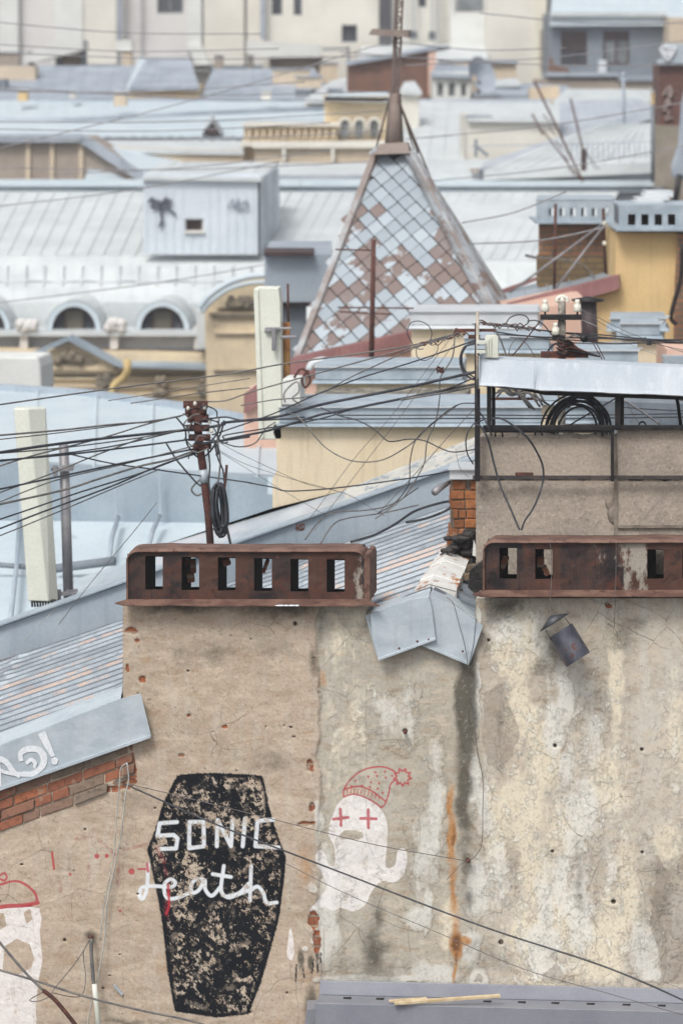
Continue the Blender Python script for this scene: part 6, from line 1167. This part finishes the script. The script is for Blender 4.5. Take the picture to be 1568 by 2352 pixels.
# yellow dormer roof
t = B('trapezoid grey roof with yellow dormer wall and rust patches', 380, 200, 108)
wall(t, [(296,198),(456,198)], 107, 5, 'ochre'); roof(t, [(298,200,106.8),(458,200,106.8),(436,132,114),(338,132,114)], 'greyroof', 7)
roof(t, [(298,200,106.9),(338,132,114),(322,132,114),(290,198,106.9)], 'blueroof', 0, name='roof_flank')
g = MB(); [g.ball(P(u, v, 110), .35, (1, .5, .4), 6) for u, v in ((346,184),(384,180),(400,186),(392,176),(408,181))]; g.build('rust_patch', mat('rust_orange_patch', S(190,124,90), S(170,104,74), 1), t)
t = B('blue grey seamed roof left of the yellow dormer', 180, 200, 112)
roof(t, [(-200,236,106),(310,236,106),(330,150,118),(-200,152,118)], 'greyroof', 16, sh=.08); wall(t, [(-200,236),(310,236)], 106.5, 8, 'beige')
t = B('blue grey seamed roof right of the yellow dormer', 520, 200, 112)
roof(t, [(452,236,106),(770,236,106),(720,156,118),(490,158,118)], 'greyroof', 10, sh=.08); wall(t, [(452,236),(770,236)], 106.5, 8, 'beige')
t = B('ruined brown chimney wall at the far left under the canopy', 40, 180, 116)
wall(t, [(-100,152),(80,152),(82,190)], 113, 1.5, 'beige'); MB().box(-20, 14, 182, 214, 110, 1, 0).build('slate_box', MT['greybuild'], t)
# stacked small chimneys behind
chim('beige chimney with blue lid under the long white canopy', 626, 712, 160, 212, 112, 'beige', 'greyroof', 1.2)
chim('narrow beige chimney with blue lid just below it', 680, 738, 178, 202, 109, 'beige', 'greyroof', 1.0)
chim('dark low chimney with blue lid beside the silver roof', 678, 712, 208, 222, 104, 'greybuild', 'greyroof', 1.0); chim('second dark low chimney toward the brick wall', 752, 788, 206, 218, 103, 'greybuild', 'greyroof', 1.0)
chim('beige chimney with brick corner by the brick gable', 736, 776, 146, 190, 114, 'beige', 'greyroof', 1.0)
t = B('white sloping roof between low chimneys and the brick gable', 730, 210, 104); roof(t, [(700,228,102),(800,228,102),(796,178,110),(760,186,110)], 'whiteroof', 2); wall(t, [(700,228),(800,228)], 102.5, 3, 'beige')
t = B('brown brick gable with slanting grey lid', 900, 160, 104)
wall(t, [(797,146),(990,112),(1000,112)], 104, 4, 'brickfar'); g = MB(); g.prism([(790,142),(994,105),(1006,107),(1004,113),(798,150)], 103.7, 4.6); g.build('lid', MT['greyroof'], t); MB().box(983, 1001, 114, 220, 103.8, .3, 0).build('plaster_edge', MT['pink'], t)
t = B('cream round chimney tower with little white roof beside the mast', 940, 280, 92, 'chimney_tower', 'chimney')
bx(t, 'shaft', 920, 962, 206, 372, 90, 1, 'cream'); roof(t, [(918,206,89.8),(968,210,89.8),(952,186,91.5),(928,188,91.5)], 'whiteroof', 0)
t = B('small white attic house with three windows', 1030, 190, 100)
hs3 = [(1003,1018,191,222),(1029,1045,191,222),(1058,1070,191,222)]
wall(t, [(993,166),(1080,166)], 100, 4, 'white', holes=hs3)
for a, b, c, d in hs3: window(t, a, b, c, d, 100, 'white', 'pane', 0)
roof(t, [(990,168,99.8),(1084,172,99.8),(1074,150,104),(1000,148,104)], 'greyroof', 4)
sd = root('satellite_dish', P(1100, 210, 99), 'dark satellite dish seen edge-on beside the white attic', 'satellite dish')
g = MB(); c = P(1100,180,99); g.tube([c+Vector((x*.5-.2, -.5*x, x*.25)) for x in (0, .3, .6)], .3, 20, False, rr=[.15,.5,.72]); g.build('reflector', MT['greyroof'], sd)
g = MB(); g.cyl(P(1100,186,99), P(1098,216,99), .05); g.build('stand', MT['steel'], sd)
t = B('beige brick shed with grey lid in front of the cream block', 1120, 160, 108)
wall(t, [(1040,146),(1185,146)], 108, 3, 'beige'); MB().box(1100, 1188, 138, 146, 107.8, 3.4, 0).build('lid', MT['greyroof'], t); MB().box(1010, 1108, 138, 142, 108, 2, 0).build('lid', MT['greybuild'], t)
t = B('curved slate and cream roof clutter below the cream block', 1230, 200, 104)
roof(t, [(1085,214,100),(1330,224,100),(1300,196,106),(1120,188,106)], 'greyroof', 5); wall(t, [(1085,214),(1330,224)], 100.3, 4, 'beige'); roof(t, [(1110,192,103),(1195,190,103),(1180,178,106),(1130,184,106)], 'whiteroof', 0, name='canopy_roof')
for u, v in ((1216, 212), (1250, 208)): bx(t, 'chimney', u, u+34, v-10, v+18, 99.5, 1, 'beige')
# ---------------------------------------------------------------- white and lilac roofs right of the spire
t = B('broad pale roof right of the cream tower', 1100, 300, 88)
roof(t, [(880,372,82),(1290,372,82),(1290,234,97),(900,232,97)], 'whiteroof', 12, .3, sh=.08); wall(t, [(880,372),(1290,372)], 82.3, 8, 'cream'); MB().box(960, 1290, 228, 237, 96.8, .6, 0).build('ridge', MT['lilacroof'], t)
t = B('cream gable wall cut by a long slanting white roof', 1180, 320, 80)
wall(t, [(1072,268),(1282,268),(1284,310),(1284,410)], 80, 5, 'cream'); MB().box(1070, 1130, 264, 270, 79.8, 1, 0).build('coping', MT['lilacroof'], t)
roof(t, [(1072,268,79.8),(1284,270,79.8),(1284,240,84),(1120,242,84)], 'whiteroof', 3, label='white lean-to roof on the cream gable')
t = B('lilac grey hipped roof in front of the slate building', 1380, 260, 84)
roof(t, [(1284,312,82),(1500,250,82),(1470,226,90),(1284,232,90)], 'lilacroof', 10, .3); wall(t, [(1284,312),(1500,252)], 82.3, 5, 'lilacroof')
t = B('big white roof slanting up toward the brick chimney stack', 1350, 340, 76)
roof(t, [(1110,390,74),(1520,372,74),(1500,262,84),(1440,262,84)], 'whiteroof', 12, .3, sh=.08); roof(t, [(1100,392,74),(1110,372,76),(1440,262,84),(1460,262,84)], 'lilacroof', 0, .2, 'verge'); wall(t, [(1100,394),(1520,376)], 74.3, 2, 'lilacroof')
t = B('white roof ridge beyond the lilac roof', 1400, 215, 98); roof(t, [(1270,232,95),(1620,232,95),(1560,206,103),(1300,204,103)], 'whiteroof', 8); wall(t, [(1270,232),(1620,232)], 95.3, 5, 'beige')
t = B('white roof edge with a low parapet below the slanting roofs', 1200, 390, 76)
roof(t, [(960,400,74.6),(1330,398,74.6),(1330,366,79),(960,366,79)], 'whiteroof', 10, .2); wall(t, [(960,400),(1330,398)], 74.7, 1.5, 'beige'); bx(t, 'dark_strip', 1080, 1320, 388, 396, 74.4, .3, 'brown')
chim('yellowish square chimney above the white ridge', 1186, 1217, 384, 420, 74.8, 'ochre', 'cream')
t = B('brown grey wedge wall between white roof and mansard', 1450, 400, 76); wall(t, [(1330,412),(1500,370),(1700,352)], 75.5, 1, 'brown'); g = MB(); g.beam(P(1330,408,75.4), P(1500,368,75.4), .2, .2); g.build('verge', MT['lilacroof'], t)
g = MB(); 
for u in range(1300, 1490, 12): g.beam(P(u, 330, 75), P(u, 372-(u-1300)*.05, 75), .03)
g.beam(P(1080, 336, 75), P(1500, 326, 75), .03); g.build('roof_railing', MT['greyroof'], None, 'thin roof railing along the slanting white roof', 'railing')
am = root('roof_aerial', P(1330, 415, 72), 'leaning rusty lattice aerial over the white roofs', 'aerial')
g = MB(); g.beam(P(1228,190,72), P(1338,418,72), .06); g.beam(P(1222,262,72), P(1246,310,72), .05); g.beam(P(1246,300,72), P(1330,410,72), .04); [g.beam(P(1246+i*14, 262+i*30, 72), P(1262+i*14, 262+i*30+20, 72), .03) for i in range(5)]; g.build('mast', MT['rustpole'], am)
am = root('roof_aerial', P(1340, 395, 72), 'thinner leaning aerial with guy wires by the dark post', 'aerial')
g = MB(); g.beam(P(1309,226,72), P(1338,345,72), .05); g.build('mast', MT['rustpole'], am); g = MB(); g.box(1334, 1346, 342, 392, 72, .12, 0); g.build('post', MT['darkwood'], am); g = MB(); g.beam(P(1340,345,72), P(1376,390,72), .02); g.beam(P(1342,345,72), P(1368,390,72), .02); g.build('guy_wire', MT['wire'], am)
g = MB(); g.cyl(P(1430,168,78), P(1433,284,78), .05, .03); g.ball(P(1431,172,78), .09); g.ball(P(1433,184,78), .08); g.build('roof_aerial', MT['greyroof'], None, 'slim grey aerial with knobs before the lilac roof', 'aerial')
g = MB(); g.box(1089, 1096, 320, 360, 74, .12, 0); g.beam(P(1096,338,74), P(1120,358,74), .09); g.build('iron_prop', MT['greybuild'], None, 'dark iron prop bracket on the white roof', 'bracket')
# brick stack at the right edge
t = root('brick_stack', P(1540, 420, 70), 'tall dark brick chimney stack with tagged grey cap at the right edge', 'chimney')
g = MB(); g.box(1512, 1640, 146, 288, 70, 1.4, 0); g.build('stack', brickmat('dark_red_brick', S(112,70,62,.9), S(88,56,52,.9), S(106,88,80), .3, .1, .014), t)
g = MB(); g.prism([(1506,146),(1506,140),(1520,132),(1524,100),(1640,100),(1640,146)], 69.8, 1.8); g.build('cap', MT['gal'], t)
g = MB(); g.prism([(1500,288),(1560,288),(1556,430),(1500,430)], 69.9, 1.5); g.build('plaster_base', mat('mossy_plaster', S(160,150,138,.9), S(140,134,120,.9), 1.5, .9, 0, 20, .3, .01, rust=.0, rustc=S(120,122,84), rs=1.6), t)
def scr(L, Y, r, par, m): 
    g = MB(); [g.tube(spline([P(993.9+x*.3662, y*.3662, Y) for x, y in q], 4), r, 5) for q in L]; g.build('painted_tag', m, par)
scr([[(1422,300),(1440,345),(1470,375),(1500,345),(1518,295),(1490,300),(1465,285),(1430,295)],[(1440,310),(1465,335),(1500,312)],[(1445,330),(1468,350),(1495,335)],[(1455,300),(1480,318)]], 69.75, .035, t, MT['graffwhite'])
scr([[(1440,600),(1465,560),(1490,545),(1470,600),(1500,590),(1450,650),(1490,640),(1440,690),(1480,700),(1455,750),(1500,735)],[(1500,560),(1450,700)]], 69.93, .03, t, mat('faint_white_spray', S(160,146,138), S(140,124,118), 3))
sd = root('satellite_dish', P(1560, 430, 66), 'big grey dish edge cropped by the right picture edge', 'satellite dish')
g = MB(); g.prism([(1556,330),(1562,240),(1572,200),(1640,190),(1640,420),(1545,412),(1538,385)], 66, .25); g.build('reflector', MT['greyroof'], sd, bevel=.1); g = MB(); g.cyl(P(1560,400,66), P(1548,470,66), .08); g.build('stand', MT['steel'], sd)
g = MB(); g.cyl(P(1497,240,68), P(1498,418,68), .05); g.build('stack_pipe', MT['greybuild'], None, 'thin dark vertical pipe left of the brick stack', 'pipe')
chim('mustard strip chimney squeezed beside the brick stack', 1500, 1512, 212, 290, 71, 'ochre')
# ---------------------------------------------------------------- far facades
t = B('grey slate building with two brown shuttered windows', 1400, 170, 122, 'slate_building')
hs4 = [(1287,1347,71,151),(1384,1444,71,149)]
wall(t, [(1256,34),(1540,34)], 122, 8, 'greybuild', holes=hs4)
window(t, *hs4[0], 122, 'darkwood', 'glass', 1, .55); window(t, *hs4[1], 122, 'darkwood', 'pane', 1, .28)
roof(t, [(1262,40,121.5),(1640,38,121.5),(1640,-30,128),(1270,-30,128)], 'blueroof', 12, .4); MB().box(1264, 1530, 28, 38, 121.3, .6, 0).build('gutter', MT['whiteroof'], t)
g = MB(); g.box(1420, 1700, 176, 186, 119, 3, 0); g.box(1255, 1420, 168, 176, 119, 3, 0); g.build('lower_ledge', MT['greyroof'], t); wall(t, [(1230,182),(1700,186)], 119.2, 2, 'brown', 'lower_wall')
MB().box(1374, 1392, 138, 170, 121.6, .5, 0).build('white_box', MT['captop'], t); g = MB(); g.tube([P(1520,34,121.5), P(1534,60,121.5), P(1535,95,121.5)], .1); g.build('downpipe', MT['greybuild'], t)
g = MB(); g.prism([(1258,150),(1262,125),(1272,150),(1305,158),(1305,166),(1258,164)], 120, .5); g.build('rust_flap', MT['brickfar'], t)
t = B('beige far wall at the upper right corner', 1580, 70, 121); wall(t, [(1534,40),(1700,40)], 120, 2, 'beige')
t = B('tall cream block with a bright corner strip', 1150, 100, 128)
wall(t, [(1118,-60),(1255,-60)], 126, 8, 'cream'); MB().box(1228, 1254, -60, 188, 125.8, .4, 0).build('corner_strip', mat('warm_white_strip', S(236,232,214,.92), S(228,222,204,.92), .6), t); MB().box(1240, 1245, 68, 160, 125.7, .2, 0).build('vertical_vent', MT['brown'], t)
hs5 = [(1042,1114,-40,32)]
t = B('white rendered block with a wide pale window', 1070, 80, 130); wall(t, [(1034,-60),(1118,-60)], 128, 6, 'white', holes=hs5); window(t, *hs5[0], 128, 'greywhite', 'pane', 0)
hs6 = [(624,648,-40,34),(674,693,-40,35),(784,820,57,97),(960,978,-20,16),(940,957,71,90),(984,999,72,92)]
t = B('long greyish white facade with small dark windows behind the mast', 800, 100, 132)
wall(t, [(604,-60),(1034,-60)], 130, 8, 'cream', holes=hs6)
for a, b, c, d in hs6: window(t, a, b, c, d, 130, 'greybuild', 'glass', 0)
MB().box(870, 898, -60, 102, 129.6, .5, 0).build('recess_shade', mat('shadowed_shaft', S(92,90,94,.8), S(74,74,80,.8), 1), t); MB().box(598, 608, -60, 90, 129.4, .3, 0).build('drainpipe', MT['greyroof'], t)  # dark box on the wall face paints the shade of a recess
roof(t, [(820,140,124),(1120,136,124),(1120,98,129.5),(830,106,129.5)], 'whiteroof', 0, name='apron_roof'); g = MB(); g.beam(P(740,113,126), P(800,112,126), .12); g.beam(P(799,106,126), P(801,140,126), .12); g.build('rail', MT['greybuild'], t)
for u in (932, 948, 990, 1004): MB().box(u, u+2.5, -60, 96, 129.3, .2, 0).build('conduit', MT['greyroof'], t)
hs7 = [(361,421,-40,31),(471,528,-40,33)]
t = B('greyish white facade with two large dark windows and flared pilasters', 300, 80, 134)
wall(t, [(-300,-60),(604,-60)], 132, 8, 'greywhite', holes=hs7)
for a, b, c, d in hs7: window(t, a, b, c, d, 132, 'pane', 'glass', 1)
for u0, u1, v1, m in [(2,42,122,'white'),(126,190,100,'white'),(430,463,118,'white'),(568,604,95,'cream'),(190,268,148,'cream'),(468,560,156,'cream')]: MB().box(u0, u1, -60, v1, 131.6-(.1 if m == 'white' else 0), .5, 0).build('pilaster', MT[m], t)
g = MB(); g.prism([(430,104),(463,104),(474,130),(478,142),(446,142),(440,128)], 131.3, .8); g.box(446, 482, 140, 162, 131, 1, 0); g.build('flared_base', MT['white'], t)
MB().box(270, 279, -60, 96, 131.2, .3, 0).build('drainpipe', MT['greyroof'], t)
g = MB(); [g.box(313+(i % 2)*2, 321-(i % 2)*2, -60+i*14, -48+i*14, 131.4, .2, 0) for i in range(16)]; g.build('chain_downpipe', MT['greywhite'], t)
g = MB(); g.box(-300, 604, 150, 160, 131, 1, 0); g.build('plinth', MT['greybuild'], t)
for i, (poly, lab) in enumerate([([(54,142),(56,130),(125,92),(190,92),(190,116),(80,143)], 'white slanted canopy on the far left facade'), ([(565,122),(566,92),(735,103),(737,130),(615,131)], 'white sheet canopy beside the small chimneys')]):
    c = root('lean_to_canopy', P(poly[0][0], poly[0][1], 128), lab, 'canopy'); g = MB(); g.prism(poly, 126, 3, 0); g.build('canopy_sheet', MT['white'], c)
    for u in ((66, 128, 186) if i == 0 else (570, 618, 730)): MB().box(u, u+10, 128 if i else 118, 165, 127, 1, 0).build('support', MT['brown'] if i else MT['greybuild'], c)
    bx(c, 'masonry', *((132,186,118,160) if i == 0 else (618,730,128,165)), 128, 1, 'beige')
chim('white capped narrow chimney standing before the far pipes', 281, 303, 118, 162, 125, 'beige', 'white', .8)
bx(root('white_vent_box', P(284,118,125), 'white vent box on the far facade above the narrow chimney', 'vent box'), 'box', 267, 303, 92, 117, 125, 1, 'white')
chim('thick dark chimney stub right of the flared pilaster', 492, 512, 128, 164, 127, 'brown'); chim('dark chimney stub at the far left edge', -6, 44, 122, 152, 127, 'brown', 'greybuild')
# fine aerial wires over the far roofs
rnd = random.Random(17)
far = ['fine wire grazing the flared pilaster','fine wire low over the yellow dormer','fine wire above the slate building eave','fine wire across the cream block','fine wire behind the triangular vent','fine wire over the valley roof','fine wire under the far windows','fine wire just above the pitched dormer','fine wire over the blue grey roofs','fine wire across the long silver roof','fine wire along the silver eave','fine wire rising to the spire mast','fine wire over the boarded wall','fine wire crossing the mansard top','fine wire falling across the domed dormers','fine wire before the slate building','fine wire over the cream gable','fine wire over the white slanting roof','fine wire touching the brick gable','fine wire over the sagging eaves','fine wire between spire and ochre wall','fine wire over the brick chimney cap']
fp_ = [((-40,100),(640,112)),((-40,210),(700,188)),((1100,30),(1600,52)),((900,96),(1300,110)),((-40,296),(760,282)),((120,400),(760,344)),((-40,48),(600,78)),((-40,120),(900,128)),((-40,196),(880,232)),((-40,280),(880,255)),((-40,318),(900,300)),((-40,350),(912,90)),((-40,385),(880,370)),((-40,478),(640,372)),((-40,700),(860,560)),((930,150),(1600,90)),((930,320),(1600,230)),((940,420),(1600,330)),((780,120),(1600,150)),((-40,205),(900,210)),((1060,512),(1300,440)),((1080,560),(1400,520))]
for lab, (a, b) in zip(far, fp_):
    Y = 34 if 'chimney' in lab or 'ochre' in lab else 45; m_ = ((a[0]+b[0])/2, (a[1]+b[1])/2+12); wirething('aerial_wire', lab, 'wire', [(*a, Y), (*m_, Y), (*b, Y)], .010, 'greypole', 'fine wires over the far roofs', 8, 5)
